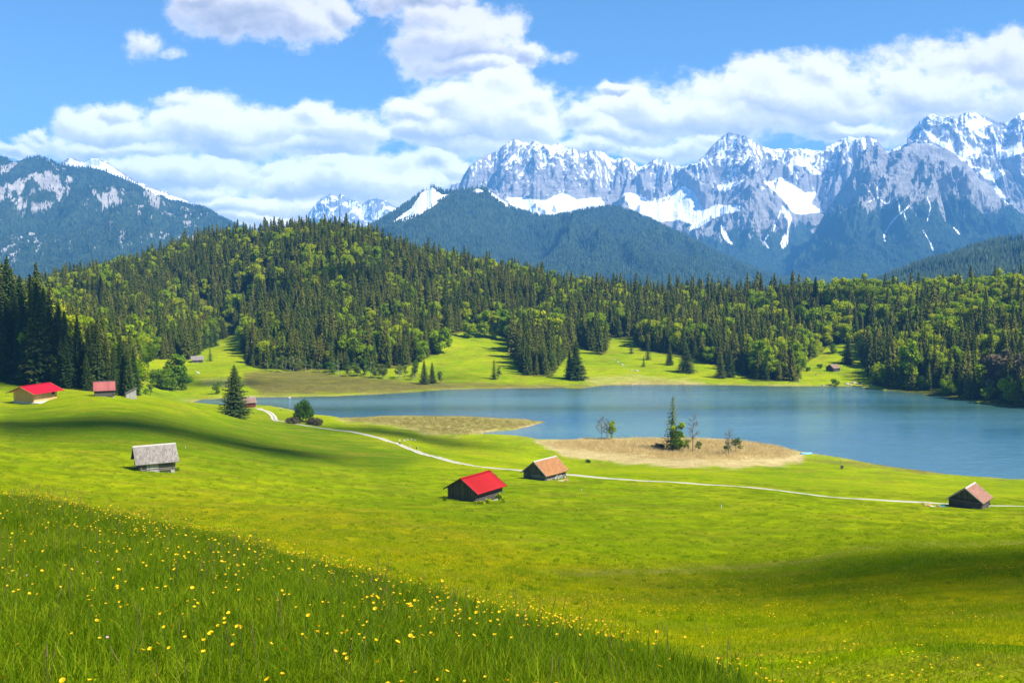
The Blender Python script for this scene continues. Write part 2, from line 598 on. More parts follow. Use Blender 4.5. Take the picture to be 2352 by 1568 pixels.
# gentle undulation of the meadow, knolls under the woods
HG += fbm(GX / 23, GY / 23, 3, seed=5) * 0.45 * sstep(GY, 20, 60) * (1 - sstep(GY, 1000, 1500)) + fbm(GX / 6, GY / 6, 3, seed=8) * 0.10 * sstep(GY, 4, 14)
HG += fbm(GX / 75, GY / 75, 3, seed=15) * 7.0 * sstep(GY, 600, 700) * (1 - sstep(GY, 1000, 1300))
_lk_in = in_poly(GX, GY, LAKE)
_lk_d = poly_dist(GX, GY, LAKE)
_jag = fbm(GX / 7, GY / 7, 4, seed=21) * 1.4
_sd = np.where(_lk_in, -_lk_d, _lk_d) + _jag * np.clip(_lk_d / 4, 0.15, 1)
_near = (GY > 180) & (GY < 760)
_low = np.minimum(HG, 0.10 + 0.10 * np.maximum(_sd, 0))
_up = np.maximum(HG, 0.10 + 0.02 * np.clip(_sd, 0, 60))
_blend = np.clip(_sd / 7.0, 0, 1)
HG = np.where(_near, np.where(_sd <= 0, np.maximum(-3.0, _sd * 0.22), np.where(_sd < 60, np.minimum(_up, np.maximum(0.12 + 0.16 * _sd, _up * _blend)), HG)), HG)


def H(X, Y):
    """Ground height: the ground sheet itself, sampled."""
    X = np.asarray(X, dtype=float)
    Y = np.asarray(Y, dtype=float)
    u, s = _uv(X, Y)
    fi = np.interp(np.log(s), LS, np.arange(len(SS)))
    fj = (np.clip(u, -0.9499, 0.9499) + 0.95) / (US[1] - US[0])
    i = np.clip(fi.astype(int), 0, len(SS) - 2)
    j = np.clip(fj.astype(int), 0, NU - 2)
    a, b = fi - i, fj - j
    return HG[i, j] * (1 - a) * (1 - b) + HG[i + 1, j] * a * (1 - b) + HG[i, j + 1] * (1 - a) * b + HG[i + 1, j + 1] * a * b


_RY = np.concatenate([np.arange(2, 60, 0.1), np.arange(60, 1300, 0.5)])
def ground_at(px, py, ymin=2.0):
    """Where the sight line through a picture position meets the ground."""
    c, E = px_cE(px, py)
    Y = _RY[_RY >= ymin]
    d = CAM_Z + E * Y - H(c * Y, Y)
    k = np.argmax(d <= 0)
    if not (d <= 0).any():
        k = int(np.argmin(d))
    y = Y[k]
    return Vector((c * y, y, float(H(c * y, y))))


def P3(X, Y, dz=0.0):
    return Vector((X, Y, float(H(X, Y)) + dz))


# ------------------------------------------------------------------ materials
def material(name):
    m = bpy.data.materials.new(name)
    m.use_nodes = True
    t = NT(m.node_tree)
    bs = t.n['Principled BSDF']
    bs.inputs['Roughness'].default_value = 0.8
    bs.inputs['Specular IOR Level'].default_value = 0.2
    return m, t, bs


def simple(name, col, rough=0.8, var=0.25, scale=3.0, bump=0.0, spec=0.2):
    m, t, bs = material(name)
    tc = t.node('ShaderNodeTexCoord')
    n = t.noise(tc.outputs['Object'], scale, 5, 0.6)
    lo = tuple(max(0, c * (1 - var)) for c in col)
    hi = tuple(min(1, c * (1 + var)) for c in col)
    t.put(bs.inputs['Base Color'], t.ramp(n, [(0.3, lo), (0.7, hi)]))
    bs.inputs['Roughness'].default_value = rough
    bs.inputs['Specular IOR Level'].default_value = spec
    if bump:
        b = t.node('ShaderNodeBump')
        b.inputs['Strength'].default_value = bump
        b.inputs['Distance'].default_value = 0.05
        t.put(b.inputs['Height'], n)
        t.l.new(b.outputs[0], bs.inputs['Normal'])
    return m


def leafy(name, dark, mid, light, trans=0.25, rough=0.7, spec=0.03, jitter=0.5):
    """Foliage: hue shifts from plant to plant (object random) and leaf to leaf (face attribute)."""
    m, t, bs = material(name)
    oi = t.node('ShaderNodeObjectInfo')
    a = t.attr('tint')
    f = t.math('ADD', t.math('MULTIPLY', oi.outputs['Random'], 1.0 - jitter), t.math('MULTIPLY', a.outputs['Fac'], jitter))
    col = t.ramp(f, [(0.1, dark), (0.5, mid), (0.9, light)])
    t.put(bs.inputs['Base Color'], col)
    bs.inputs['Roughness'].default_value = rough
    bs.inputs['Specular IOR Level'].default_value = spec
    tr = t.node('ShaderNodeBsdfTranslucent')
    t.put(tr.inputs['Color'], col)
    ms = t.node('ShaderNodeMixShader')
    ms.inputs[0].default_value = trans
    out = t.n['Material Output']
    t.l.new(bs.outputs[0], ms.inputs[1])
    t.l.new(tr.outputs[0], ms.inputs[2])
    t.l.new(ms.outputs[0], out.inputs['Surface'])
    return m


# ground zones, in picture readings of where they lie (then real places on the ground)
GPX, GPY = proj(GX, GY, HG)
def zone(poly, soft, wob=0.0):
    w = fbm(GX / 9, GY / 9, 4, seed=31)
    d = poly_dist(GPX, GPY, poly)
    sd = np.where(in_poly(GPX, GPY, poly), d, -d) + w * wob
    return sstep(sd, -soft, soft)


_vis = (GY > 100) & (GY < 900)
REED_MAIN = [(1228, 1012), (1300, 1006), (1420, 1004), (1560, 1002), (1700, 1008), (1790, 1018), (1850, 1040), (1840, 1062), (1800, 1070), (1700, 1072), (1560, 1074), (1440, 1064), (1340, 1052), (1290, 1042), (1250, 1028)]
REED_SPIT = [(770, 962), (830, 955), (960, 954), (1060, 953), (1130, 958), (1190, 962), (1255, 967), (1200, 985), (1120, 993), (1050, 1000), (980, 998), (940, 985), (880, 975), (800, 970)]
BOG = [(560, 855), (700, 848), (800, 862), (950, 876), (1150, 880), (1350, 886), (1250, 892), (1060, 890), (900, 900), (600, 906), (560, 880)]
zn_reed = zone(REED_MAIN, 6, 15) * _vis
zn_spit = zone(REED_SPIT, 5, 11) * _vis
zn_bog = zone(BOG, 6, 8) * _vis
SHORE_DRY = [(1300, 868), (1460, 862), (1560, 870), (1620, 880), (1500, 888), (1380, 885)]
zn_dry = np.maximum(zone(SHORE_DRY, 6, 9), zone([(460, 872), (520, 868), (570, 878), (540, 888), (470, 886)], 5, 6)) * _vis
_shore = np.exp(-np.maximum(_sd, 0) / 4.0) * (GY > 180) * (GY < 760) * np.clip(0.5 + 1.6 * fbm(GX / 14, GY / 14, 4, seed=88), 0, 1)
zn_tan = np.clip(zn_reed + 0.62 * zn_spit + 0.4 * zn_dry + 0.45 * _shore, 0, 1)
zn_brown = np.clip(zn_bog + 0.8 * np.exp(-np.maximum(_sd, 0) / 1.2) * (GY > 180) * (GY < 760), 0, 1)
# buttercup meadow beyond the near ridge, mown strip, tracks
YEL = [(0, 1140), (400, 1150), (800, 1165), (1000, 1190), (1300, 1290), (1700, 1330), (2352, 1300), (2900, 1290), (2900, 1650), (1700, 1650), (1200, 1420), (800, 1310), (300, 1190)]
zn_yel = zone(YEL, 25, 40) * (GY > 24) * (GY < 230)
TRK = [(1290, 1318), (1480, 1312), (1620, 1308), (1750, 1300), (1860, 1285), (1980, 1258), (2050, 1250), (2352, 1247), (2700, 1244)]
zn_trk = np.exp(-(poly_dist(GPX, GPY, TRK, closed=False) / 7.0) ** 2) * (0.6 + 0.8 * fbm(GX / 3, GY / 3, 3, seed=77)) * (GY > 30) * (GY < 130)
SHADE_AREA = [(1600, 1318), (1800, 1300), (1950, 1270), (2050, 1258), (2400, 1252), (2900, 1250), (2900, 1560), (2400, 1540), (2150, 1520), (1950, 1420), (1700, 1350)]  # where cloud shade is painted into the ground colour
zn_shade = zone(SHADE_AREA, 30, 35) * (GY > 10) * (GY < 130)
zn_shade = np.maximum(zn_shade, zone([(0, 940), (350, 935), (760, 990), (1000, 1050), (900, 1080), (500, 1040), (0, 1020)], 25, 30) * _vis * 0.8)
FOR_GROUND = (GY > 300) & (GY < 1200)


def ground_material():
    m, t, bs = material("meadow_ground")
    geo = t.node('ShaderNodeNewGeometry')
    p = geo.outputs['Position']
    big = t.noise(p, 0.022, 5, 0.6)
    midn = t.noise(p, 0.16, 6, 0.62)
    streak = t.noise(t.vmath('MULTIPLY', p, (0.10, 0.42, 0.2)), 1.0, 6, 0.65)
    fine = t.noise(p, 2.6, 5, 0.7)
    f = t.math('ADD', t.math('MULTIPLY', big, 0.45), t.math('ADD', t.math('MULTIPLY', midn, 0.3), t.math('MULTIPLY', streak, 0.25)))
    grass = t.ramp(f, [(0.37, (0.11, 0.20, 0.001)), (0.46, (0.21, 0.31, 0.001)), (0.54, (0.30, 0.38, 0.001)), (0.63, (0.40, 0.42, 0.004))])
    grass = t.mix(t.attr('shade_tint').outputs['Fac'], grass, t.mix(fine, (0.055, 0.135, 0.002), (0.10, 0.185, 0.003)))  # cloud shade mixed in as a darker green
    yel = t.mix(fine, (0.27, 0.30, 0.001), (0.44, 0.36, 0.002))
    grass = t.mix(t.math('MULTIPLY', t.attr('yellow').outputs['Fac'], t.smooth(t.math('ADD', midn, t.math('MULTIPLY', streak, 0.6)), 0.55, 0.95)), grass, yel)
    grass = t.mix(t.attr('track').outputs['Fac'], grass, (0.30, 0.26, 0.07))
    brown = t.ramp(t.math('ADD', t.math('MULTIPLY', midn, 0.5), t.math('MULTIPLY', fine, 0.5)), [(0.36, (0.085, 0.115, 0.018)), (0.5, (0.15, 0.135, 0.035)), (0.64, (0.22, 0.17, 0.055))])
    col = t.mix(t.attr('brown').outputs['Fac'], grass, brown)
    tan = t.ramp(t.math('ADD', t.math('MULTIPLY', midn, 0.5), t.math('MULTIPLY', fine, 0.5)), [(0.34, (0.33, 0.25, 0.095)), (0.5, (0.55, 0.43, 0.19)), (0.64, (0.68, 0.56, 0.28))])
    col = t.mix(t.attr('tan').outputs['Fac'], col, tan)
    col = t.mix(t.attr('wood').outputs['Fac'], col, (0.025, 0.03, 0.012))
    tuft = t.noise(t.vmath('MULTIPLY', p, (1.1, 0.45, 0.6)), 1.0, 7, 0.75)
    patchy = t.noise(t.vmath('MULTIPLY', p, (0.07, 0.19, 0.1)), 1.0, 7, 0.68)
    grain = t.noise(t.vmath('MULTIPLY', p, (3.2, 1.0, 1.0)), 1.0, 4, 0.8)
    notan = t.math('SUBTRACT', 1.0, t.attr('tan').outputs['Fac'], clamp=True)
    col = t.mix(t.math('MULTIPLY', t.math('MULTIPLY', t.smooth(patchy, 0.46, 0.64), 0.6), notan), col, (0.26, 0.23, 0.018))
    col = t.mix(t.math('MULTIPLY', t.smooth(grain, 0.54, 0.70), 0.5), col, t.mix(0.5, col, (0.50, 0.46, 0.06)))
    col = t.mix(t.math('MULTIPLY', t.smooth(tuft, 0.42, 0.66), 0.42), col, t.mix(0.6, col, (0.02, 0.06, 0.001)))
    col = t.mix(t.math('MULTIPLY', t.smooth(fine, 0.35, 0.7), 0.30), col, t.mix(0.5, col, (0.02, 0.05, 0.001)))
    t.put(bs.inputs['Base Color'], col)
    bs.inputs['Roughness'].default_value = 1.0
    bs.inputs['Specular IOR Level'].default_value = 0.0
    b = t.node('ShaderNodeBump')
    b.inputs['Strength'].default_value = 1.0
    b.inputs['Distance'].default_value = 0.4
    t.put(b.inputs['Height'], t.math('ADD', fine, t.math('MULTIPLY', t.noise(p, 9.0, 3, 0.6), 0.4)))
    t.l.new(b.outputs[0], bs.inputs['Normal'])
    return m


def grid_faces(nr, nc):
    i = np.arange(nr - 1)[:, None] * nc + np.arange(nc - 1)[None]
    return np.stack([i, i + 1, i + nc + 1, i + nc], -1).reshape(-1, 4)


# forest limits: depth at which the wood begins, along the picture's columns
FRONT = [(-700, 300), (-300, 325), (0, 336), (100, 330), (160, 322), (290, 316), (305, 345), (330, 560), (440, 575), (470, 640), (500, 715), (545, 745), (556, 700), (566, 560), (600, 545), (700, 545),
         (800, 535), (930, 540), (965, 560), (1000, 592), (1020, 640), (1060, 662), (1150, 668), (1168, 655), (1180, 560), (1200, 515), (1268, 510), (1290, 560), (1330, 620), (1375, 585), (1392, 592), (1402, 640), (1450, 640), (1470, 600), (1530, 580), (1600, 560),
         (1640, 545), (1700, 520), (1722, 497), (1835, 495), (1845, 560), (1900, 600), (1975, 590), (2003, 482), (2060, 462), (2200, 440), (2352, 408), (2600, 385), (2900, 375)]
_fx = np.array([a for a, b in FRONT], float)
_fy = np.array([b for a, b in FRONT], float)
BACK = [(-700, 850), (0, 840), (200, 890), (330, 930), (500, 930), (700, 915), (850, 895), (1000, 885), (1200, 835), (1400, 795), (1600, 755), (1800, 735), (1960, 715), (2150, 690), (2352, 665), (2900, 660)]
_bx = np.array([a for a, b in BACK], float)
_by = np.array([b for a, b in BACK], float)
def col_px(X, Y):
    return 1176 + FPX * np.asarray(X) / np.maximum(np.asarray(Y), 1.0) * 0.996


def wood_at(X, Y):
    px = col_px(X, Y)
    f = np.interp(px, _fx, _fy)
    k = np.interp(px, _bx, _by)
    ok = (Y > f) & (Y < k)
    ok &= ~((px > 305) & (px < 560) & (Y > 345) & (Y < np.interp(px, _fx, _fy)))
    return ok


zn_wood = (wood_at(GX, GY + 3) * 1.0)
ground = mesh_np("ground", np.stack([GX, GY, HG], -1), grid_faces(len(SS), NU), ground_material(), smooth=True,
                 attrs={'tan': zn_tan, 'brown': zn_brown, 'yellow': zn_yel, 'track': np.clip(zn_trk, 0, 1), 'shade_tint': zn_shade, 'wood': zn_wood * 0.85})
tag(ground, kind='structure')

# ------------------------------------------------------------------ lake
def water_material():
    m, t, bs = material("lake_water")
    geo = t.node('ShaderNodeNewGeometry')
    p = geo.outputs['Position']
    n1 = t.noise(t.vmath('MULTIPLY', p, (0.55, 1.0, 1.0)), 0.9, 4, 0.6)
    n2 = t.noise(t.vmath('MULTIPLY', p, (0.5, 1.0, 1.0)), 0.16, 3, 0.55)
    patch = t.noise(t.vmath('MULTIPLY', p, (0.006, 0.022, 1.0)), 1.0, 3, 0.5)
    col = t.ramp(patch, [(0.35, (0.035, 0.12, 0.18)), (0.65, (0.080, 0.195, 0.25))])
    rip = t.noise(t.vmath('MULTIPLY', p, (0.22, 0.75, 1.0)), 1.0, 5, 0.7)
    col = t.mix(t.math('MULTIPLY', t.smooth(rip, 0.40, 0.66), 0.45), col, t.mix(0.5, col, (0.005, 0.05, 0.11)))
    col = t.mix(t.math('MULTIPLY', t.attr('tree_reflection').outputs['Fac'], 0.75), col, (0.022, 0.062, 0.026))  # dark tree reflections along the far shore, painted into the water colour
    t.put(bs.inputs['Base Color'], col)
    bs.inputs['Roughness'].default_value = 0.06
    bs.inputs['IOR'].default_value = 1.33
    bs.inputs['Specular IOR Level'].default_value = 0.5
    b = t.node('ShaderNodeBump')
    t.put(b.inputs['Strength'], t.math('MULTIPLY_ADD', t.smooth(patch, 0.35, 0.6), 0.5, 0.35))
    b.inputs['Distance'].default_value = 0.26
    t.put(b.inputs['Height'], t.math('ADD', n1, t.math('MULTIPLY', n2, 1.2)))
    t.l.new(b.outputs[0], bs.inputs['Normal'])
    return m


_lx0, _lx1 = LAKE[:, 0].min() - 15, LAKE[:, 0].max() + 15
_ly0, _ly1 = LAKE[:, 1].min() - 15, LAKE[:, 1].max() + 15
_wx, _wy = np.meshgrid(np.linspace(_lx0, _lx1, 240), np.linspace(_ly0, _ly1, 140))
# the water sheet keeps to the basin: only cells that touch the lake
_wf = grid_faces(140, 240)
_wok = (in_poly(_wx, _wy, LAKE) | (poly_dist(_wx, _wy, LAKE) < 6)).ravel()
_wf = _wf[_wok[_wf].any(1)]
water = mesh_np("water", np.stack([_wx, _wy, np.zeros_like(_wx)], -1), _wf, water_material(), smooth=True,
                attrs={'tree_reflection': np.exp(-poly_dist(_wx, _wy, [p for p in LAKE if p[1] > 400]) / np.where(_wx > 120, 18.0, 11.0))})
tag(water, kind='structure')

# ------------------------------------------------------------------ path
def path_material():
    m, t, bs = material("gravel_path")
    geo = t.node('ShaderNodeNewGeometry')
    n = t.noise(geo.outputs['Position'], 3.0, 5, 0.65)
    grav = t.ramp(n, [(0.3, (0.40, 0.37, 0.30)), (0.7, (0.55, 0.51, 0.43))])
    mid = t.smooth(t.math('ADD', t.attr('across').outputs['Fac'], t.math('MULTIPLY_ADD', n, 0.5, -0.25)), 0.72, 0.86)
    col = t.mix(t.math('MULTIPLY', mid, 0.75), grav, (0.13, 0.15, 0.06))
    t.put(bs.inputs['Base Color'], col)
    bs.inputs['Roughness'].default_value = 0.95
    return m


def polyline_samples(pts, step):
    pts = np.asarray(pts, float)
    # Catmull-Rom through the readings
    out = []
    for i in range(len(pts) - 1):
        p0, p1, p2, p3 = pts[max(i - 1, 0)], pts[i], pts[i + 1], pts[min(i + 2, len(pts) - 1)]
        n = max(2, int(np.linalg.norm(p2 - p1) / step))
        for t in np.arange(n) / n:
            out.append(0.5 * (2 * p1 + (p2 - p0) * t + (2 * p0 - 5 * p1 + 4 * p2 - p3) * t * t + (3 * p1 - p0 - 3 * p2 + p3) * t ** 3))
    out.append(pts[-1])
    return np.array(out)


PATH_XY = polyline_samples([at(*p)[:2] for p in PATH_CTRL], 0.7)
_d = np.gradient(PATH_XY, axis=0)
_d /= np.linalg.norm(_d, axis=1)[:, None]
_nrm = np.stack([-_d[:, 1], _d[:, 0]], -1)
_offs = np.linspace(-1, 1, 9)
_wid = 1.12 + 0.12 * perlin(np.arange(len(PATH_XY)) * 0.08, 0 * np.arange(len(PATH_XY)), 3)
_pxy = PATH_XY[:, None, :] + _nrm[:, None, :] * _offs[None, :, None] * _wid[:, None, None]
_pz = H(_pxy[..., 0], _pxy[..., 1]) + 0.07 - 0.05 * _offs[None] ** 4
path = mesh_np("path", np.concatenate([_pxy, _pz[..., None]], -1), grid_faces(len(PATH_XY), 9)[:, ::-1], path_material(), smooth=True,
               attrs={'across': np.repeat((1 - np.abs(_offs))[None], len(PATH_XY), 0)})
tag(path, kind='structure')

# ------------------------------------------------------------------ mountains
Z2 = lambda *p: [(781 + x * .336, 275.6 + y * .336) for x, y in p]
Z3 = lambda *p: [(1561.9 + x * .33594, 238.9 + y * .33594) for x, y in p]
Z1 = lambda *p: [(x * .336, 275.6 + y * .336) for x, y in p]

# snow bowls and gullies, read where they lie on the faces
SNOW_POLYS = [
    Z2((1120, 530), (1240, 528), (1320, 540), (1400, 548), (1450, 525), (1530, 498), (1620, 538), (1780, 528), (1820, 580), (1700, 612), (1500, 655), (1350, 660), (1180, 605)),
    Z2((1930, 500), (1990, 488), (2060, 520), (2130, 560), (2230, 520), (2352, 440), (2420, 500), (2480, 600), (2540, 690), (2420, 700), (2290, 690), (2180, 705), (2060, 655), (1980, 610)),
    Z3((0, 560), (50, 600), (110, 690), (165, 775), (90, 825), (0, 805)),
    Z3((540, 515), (620, 525), (700, 510), (790, 560), (850, 600), (945, 598), (900, 680), (992, 738), (830, 762), (770, 742), (700, 660), (640, 600)),
    Z3((685, 680), (740, 720), (768, 780), (745, 860), (735, 960), (700, 1000), (682, 960), (720, 880), (730, 800), (700, 740)),
    Z3((2030, 450), (2120, 460), (2200, 438), (2235, 480), (2150, 540), (2080, 515)),
    Z3((2120, 545), (2160, 560), (2230, 640), (2275, 700), (2240, 690), (2170, 610)),
    Z3((1640, 180), (1700, 175), (1760, 235), (1850, 270), (1900, 330), (1960, 300), (2080, 330), (2160, 360), (2140, 270), (2030, 220), (1930, 140), (2010, 100), (2180, 130), (2110, 150), (2060, 190), (2200, 300), (2352, 260), (2352, 330), (2200, 390), (2040, 350), (1930, 390), (1860, 330), (1750, 280)),
    Z3((740, 380), (830, 360), (900, 420), (980, 480), (900, 490), (860, 440), (760, 410)),
    Z3((270, 820), (300, 830), (330, 920), (380, 970), (320, 950), (285, 880)),
    Z3((420, 520), (470, 505), (330, 590), (200, 600), (250, 560)),
    Z3((100, 760), (250, 690), (420, 690), (410, 740), (260, 770), (140, 840), (60, 880)),
    Z2((560, 500), (620, 458), (700, 510), (760, 505), (690, 560), (560, 640), (480, 680), (420, 700), (350, 700), (480, 600)),
    Z2((885, 485), (940, 466), (980, 480), (1000, 515), (930, 505)),
    Z2((1000, 470), (1040, 490), (1120, 550), (1185, 605), (1130, 590), (1060, 540)),
    Z1((430, 300), (480, 258), (560, 300), (640, 258), (720, 285), (790, 330), (870, 400), (800, 390), (700, 345), (600, 320), (520, 322)),
    Z1((870, 400), (950, 440), (1050, 470), (1150, 510), (1200, 545), (1080, 520), (980, 470)),
]
GULLIES = [  # snow or scree filled couloirs: points and half width in picture units
    (Z3((1400, 940), (1398, 890), (1425, 840), (1480, 770), (1520, 740), (1570, 695)), 2.6), (Z3((1470, 625), (1500, 690), (1500, 745)), 2.2),
    (Z3((1660, 865), (1695, 920), (1715, 960), (1730, 1000)), 2.8), (Z3((1690, 640), (1715, 700), (1690, 800)), 1.6), (Z3((1870, 840), (1910, 890)), 2.2),
    (Z3((1800, 590), (1840, 680), (1880, 790)), 2.0), (Z3((1530, 740), (1545, 790)), 2.2), (Z3((1290, 670), (1350, 640), (1420, 690)), 3.5), (Z3((600, 900), (575, 940), (605, 985)), 3.5),
    (Z3((690, 730), (650, 830), (640, 870)), 2.5), (Z3((1940, 720), (1950, 780)), 2.0), (Z3((1280, 600), (1340, 590), (1370, 540)), 3.0),
]
SCREE_L = [(Z1((330, 350), (420, 420), (440, 500), (400, 560), (380, 500), (260, 440), (240, 400)), 0), (Z1((130, 400), (190, 410), (150, 500), (160, 600), (140, 680), (120, 600)), 0),
           (Z1((590, 400), (640, 460), (690, 510), (740, 580), (680, 560), (620, 480)), 0), (Z1((220, 570), (300, 560), (400, 560), (330, 610), (220, 640)), 0),
           (Z1((60, 860), (90, 800), (110, 900), (60, 900)), 0), (Z1((220, 950), (290, 800), (310, 790), (260, 900)), 0), (Z1((830, 720), (870, 740), (850, 870), (790, 860)), 0),
           (Z1((420, 300), (490, 400), (460, 520), (440, 400)), 0), (Z1((0, 300), (110, 290), (60, 350), (0, 390)), 0)]


def mountain_material(name, rock_lo, rock_hi, wood_a, wood_b):
    m, t, bs = material(name)
    geo = t.node('ShaderNodeNewGeometry')
    p = geo.outputs['Position']
    n = t.noise(t.vmath('MULTIPLY', p, (0.012, 0.012, 0.02)), 1.0, 9, 0.68)
    strata = t.noise(t.vmath('MULTIPLY', p, (0.003, 0.003, 0.045)), 1.0, 6, 0.65, dist=0.6)
    rock = t.ramp(t.math('ADD', t.math('MULTIPLY', n, 0.6), t.math('MULTIPLY', strata, 0.4)), [(0.34, rock_lo), (0.62, rock_hi)])
    wood = t.ramp(t.noise(p, 0.02, 7, 0.7), [(0.38, wood_a), (0.62, wood_b)])
    fr = t.noise(p, 0.035, 6, 0.7)
    w = t.smooth(t.math('ADD', t.attr('forest').outputs['Fac'], t.math('MULTIPLY_ADD', fr, 0.8, -0.4)), 0.42, 0.58)
    col = t.mix(w, rock, wood)
    sc = t.smooth(t.math('ADD', t.attr('scree').outputs['Fac'], t.math('MULTIPLY_ADD', fr, 0.9, -0.45)), 0.42, 0.6)
    col = t.mix(sc, col, t.ramp(n, [(0.35, (0.22, 0.21, 0.20)), (0.65, (0.46, 0.43, 0.41))]))
    chute = t.noise(t.vmath('MULTIPLY', p, (0.035, 0.035, 0.008)), 1.0, 6, 0.7)
    sn = t.smooth(t.math('ADD', t.attr('snow').outputs['Fac'], t.math('ADD', t.math('MULTIPLY_ADD', n, 1.2, -0.6), t.math('MULTIPLY_ADD', chute, 1.1, -0.55))), 0.44, 0.54)
    col = t.mix(sn, col, (0.86, 0.88, 0.92))
    t.put(bs.inputs['Base Color'], col)
    bs.inputs['Roughness'].default_value = 0.95
    bs.inputs['Specular IOR Level'].default_value = 0.05
    b = t.node('ShaderNodeBump')
    t.put(b.inputs['Strength'], t.math('MULTIPLY_ADD', sn, -0.55, 0.85))
    b.inputs['Distance'].default_value = 22.0
    t.put(b.inputs['Height'], n)
    t.l.new(b.outputs[0], bs.inputs['Normal'])
    return m


def resample_ridge(pts, pxs, jag, seed):
    a = np.array(pts, float)
    py = np.interp(pxs, a[:, 0], a[:, 1])
    py = py + jag * (fbm(pxs / 9.0, pxs * 0 + seed, 5, 0.6, seed=seed))
    return py


def mountain(name, ridge, Yr, Yb, zb, mat, cols, rows, jag, amp, lam, power=1.3, back=0.12, seed=1, yvar=0.05, lat=1.0, snow_line=None, rocky=1.0, treeline=None, forest_full=False, scree=None, snow_bias=0.0, use_polys=True, rock_patch=0.0):
    """One massif: its crest stands where the photograph shows it, Yr metres away; the faces fall towards the valley at Yb, cut by ribs and gullies."""
    pxs = np.linspace(ridge[0][0], ridge[-1][0], cols)
    pys = resample_ridge(ridge, pxs, jag, seed)
    cE = np.array([px_cE(x, y) for x, y in zip(pxs, pys)])
    c, E = cE[:, 0], cE[:, 1]
    t = np.linspace(0, 1 + back, rows)
    yr = Yr * (1 + yvar * fbm(pxs / 160, pxs * 0 + 3.3, 3, seed=seed + 40))
    zr = CAM_Z + yr * E
    T, Cc = np.meshgrid(t, c, indexing='ij')
    Yg = Yb + (yr - Yb)[None] * T
    Xg = Cc * Yg
    tt = np.clip(T, 0, 1)
    rise = np.maximum(zr - zb, 20.0)
    base = zb + rise[None] * (0.35 * tt + 0.65 * tt ** (power * 1.6))
    # ribs run downhill: noise is much longer along the fall line than across it
    wx = fbm(Xg / (lam * 2.2), Yg / (lam * 3.0), 3, seed=seed + 5) * 0.9
    rib = ridged(Xg / lam + wx, Yg / (lam * 2.6) + wx * 0.5, 7, 0.55, seed=seed + 9) - 0.45
    crag = ridged(Xg / (lam * 0.33) + wx * 2, Yg / (lam * 0.6), 5, 0.6, seed=seed + 15) - 0.45
    w = np.clip(tt * 1.4, 0, 1) ** 1.1 * np.clip((1.0 - tt) * 4.5, 0.0, 1) ** 0.8
    w2 = np.clip(tt * 1.4, 0, 1) * np.clip((1.0 - tt) * 12, 0.05, 1)
    PXg, PYg = proj(Xg, Yg, base)
    bowl = np.zeros_like(base)
    if use_polys:
        x0, x1 = pxs[0], pxs[-1]
        for poly in SNOW_POLYS:
            a = np.array(poly)
            if a[:, 0].max() < x0 or a[:, 0].min() > x1:
                continue
            d = poly_dist(PXg, PYg, poly)
            bowl = np.maximum(bowl, sstep(np.where(in_poly(PXg, PYg, poly), d, -d) + 4 * fbm(Xg / 150, Yg / 150, 4, seed=70), -3, 5))
    flat = 1 - 0.85 * bowl
    z = base + amp * lat * (rib * w * flat) + amp * 0.34 * rocky * crag * w2 * flat
    # nothing in front of the crest may rise above the crest line
    lim = CAM_Z + Yg * (E[None] - 0.0006 - 0.010 * np.clip(1 - tt, 0, 1))
    z = np.where(T < 1, np.minimum(z, lim), z)
    over = np.clip(T - 1, 0, None)
    z = np.where(T >= 1, zr[None] - rise[None] * over * 2.4 + amp * 0.3 * crag * np.clip(over * 8, 0, 1), z)
    PX, PY = proj(Xg, Yg, z)
    dzx = np.gradient(z, axis=1) / np.maximum(np.abs(np.gradient(Xg, axis=1)), 0.5)
    dzy = np.gradient(z, axis=0) / np.maximum(np.abs(np.gradient(Yg, axis=0)), 0.5)
    steep = np.hypot(dzx, dzy)
    hgt = (z - zb) / rise.max()
    nz = fbm(Xg / 220, Yg / 220, 5, 0.6, seed=seed + 50)
    snow = np.zeros_like(z)
    if snow_line is not None:
        lap = z - 0.25 * (np.roll(z, 3, 0) + np.roll(z, -3, 0) + np.roll(z, 3, 1) + np.roll(z, -3, 1))
        hollow = np.clip(-lap / 14.0, -0.6, 0.6)
        streak = fbm(Xg / 60 + wx * 3, Yg / 420, 5, 0.65, seed=seed + 63)
        el = (z - snow_line) / 450.0
        snow = 0.36 + np.clip(el, -1.2, 0.22) + (1.02 - steep) * 0.26 + hollow * 0.75 + nz * 0.4 + streak * 0.85 + snow_bias
    snow = np.clip(snow, 0, 1)
    if use_polys:
        d0 = np.zeros_like(z)
        for poly in SNOW_POLYS:
            a = np.array(poly)
            if a[:, 0].max() < pxs[0] or a[:, 0].min() > pxs[-1]:
                continue
            d = poly_dist(PX, PY, poly)
            d0 = np.maximum(d0, sstep(np.where(in_poly(PX, PY, poly), d, -d) + 5 * nz, -2.5, 3.5))
        for pl, hw in GULLIES:
            a = np.array(pl)
            if a[:, 0].max() < pxs[0] or a[:, 0].min() > pxs[-1]:
                continue
            d0 = np.maximum(d0, np.exp(-(poly_dist(PX, PY, pl, closed=False) / (hw * (0.8 + 0.6 * nz))) ** 2) * 1.0)
        snow = np.maximum(snow, d0 * (0.95 - 0.25 * np.clip(steep - 1.2, 0, 1)))
    forest = np.ones_like(z) if forest_full else np.zeros_like(z)
    if treeline is not None:
        forest = sstep(treeline + 170 * nz + 120 * fbm(Xg / 90, Yg / 300, 4, seed=seed + 80) - z, -70, 70) * (1 - (0.35 if rocky > 0.5 else 0.05) * sstep(steep, 1.3, 2.2))
    scr = np.zeros_like(z)
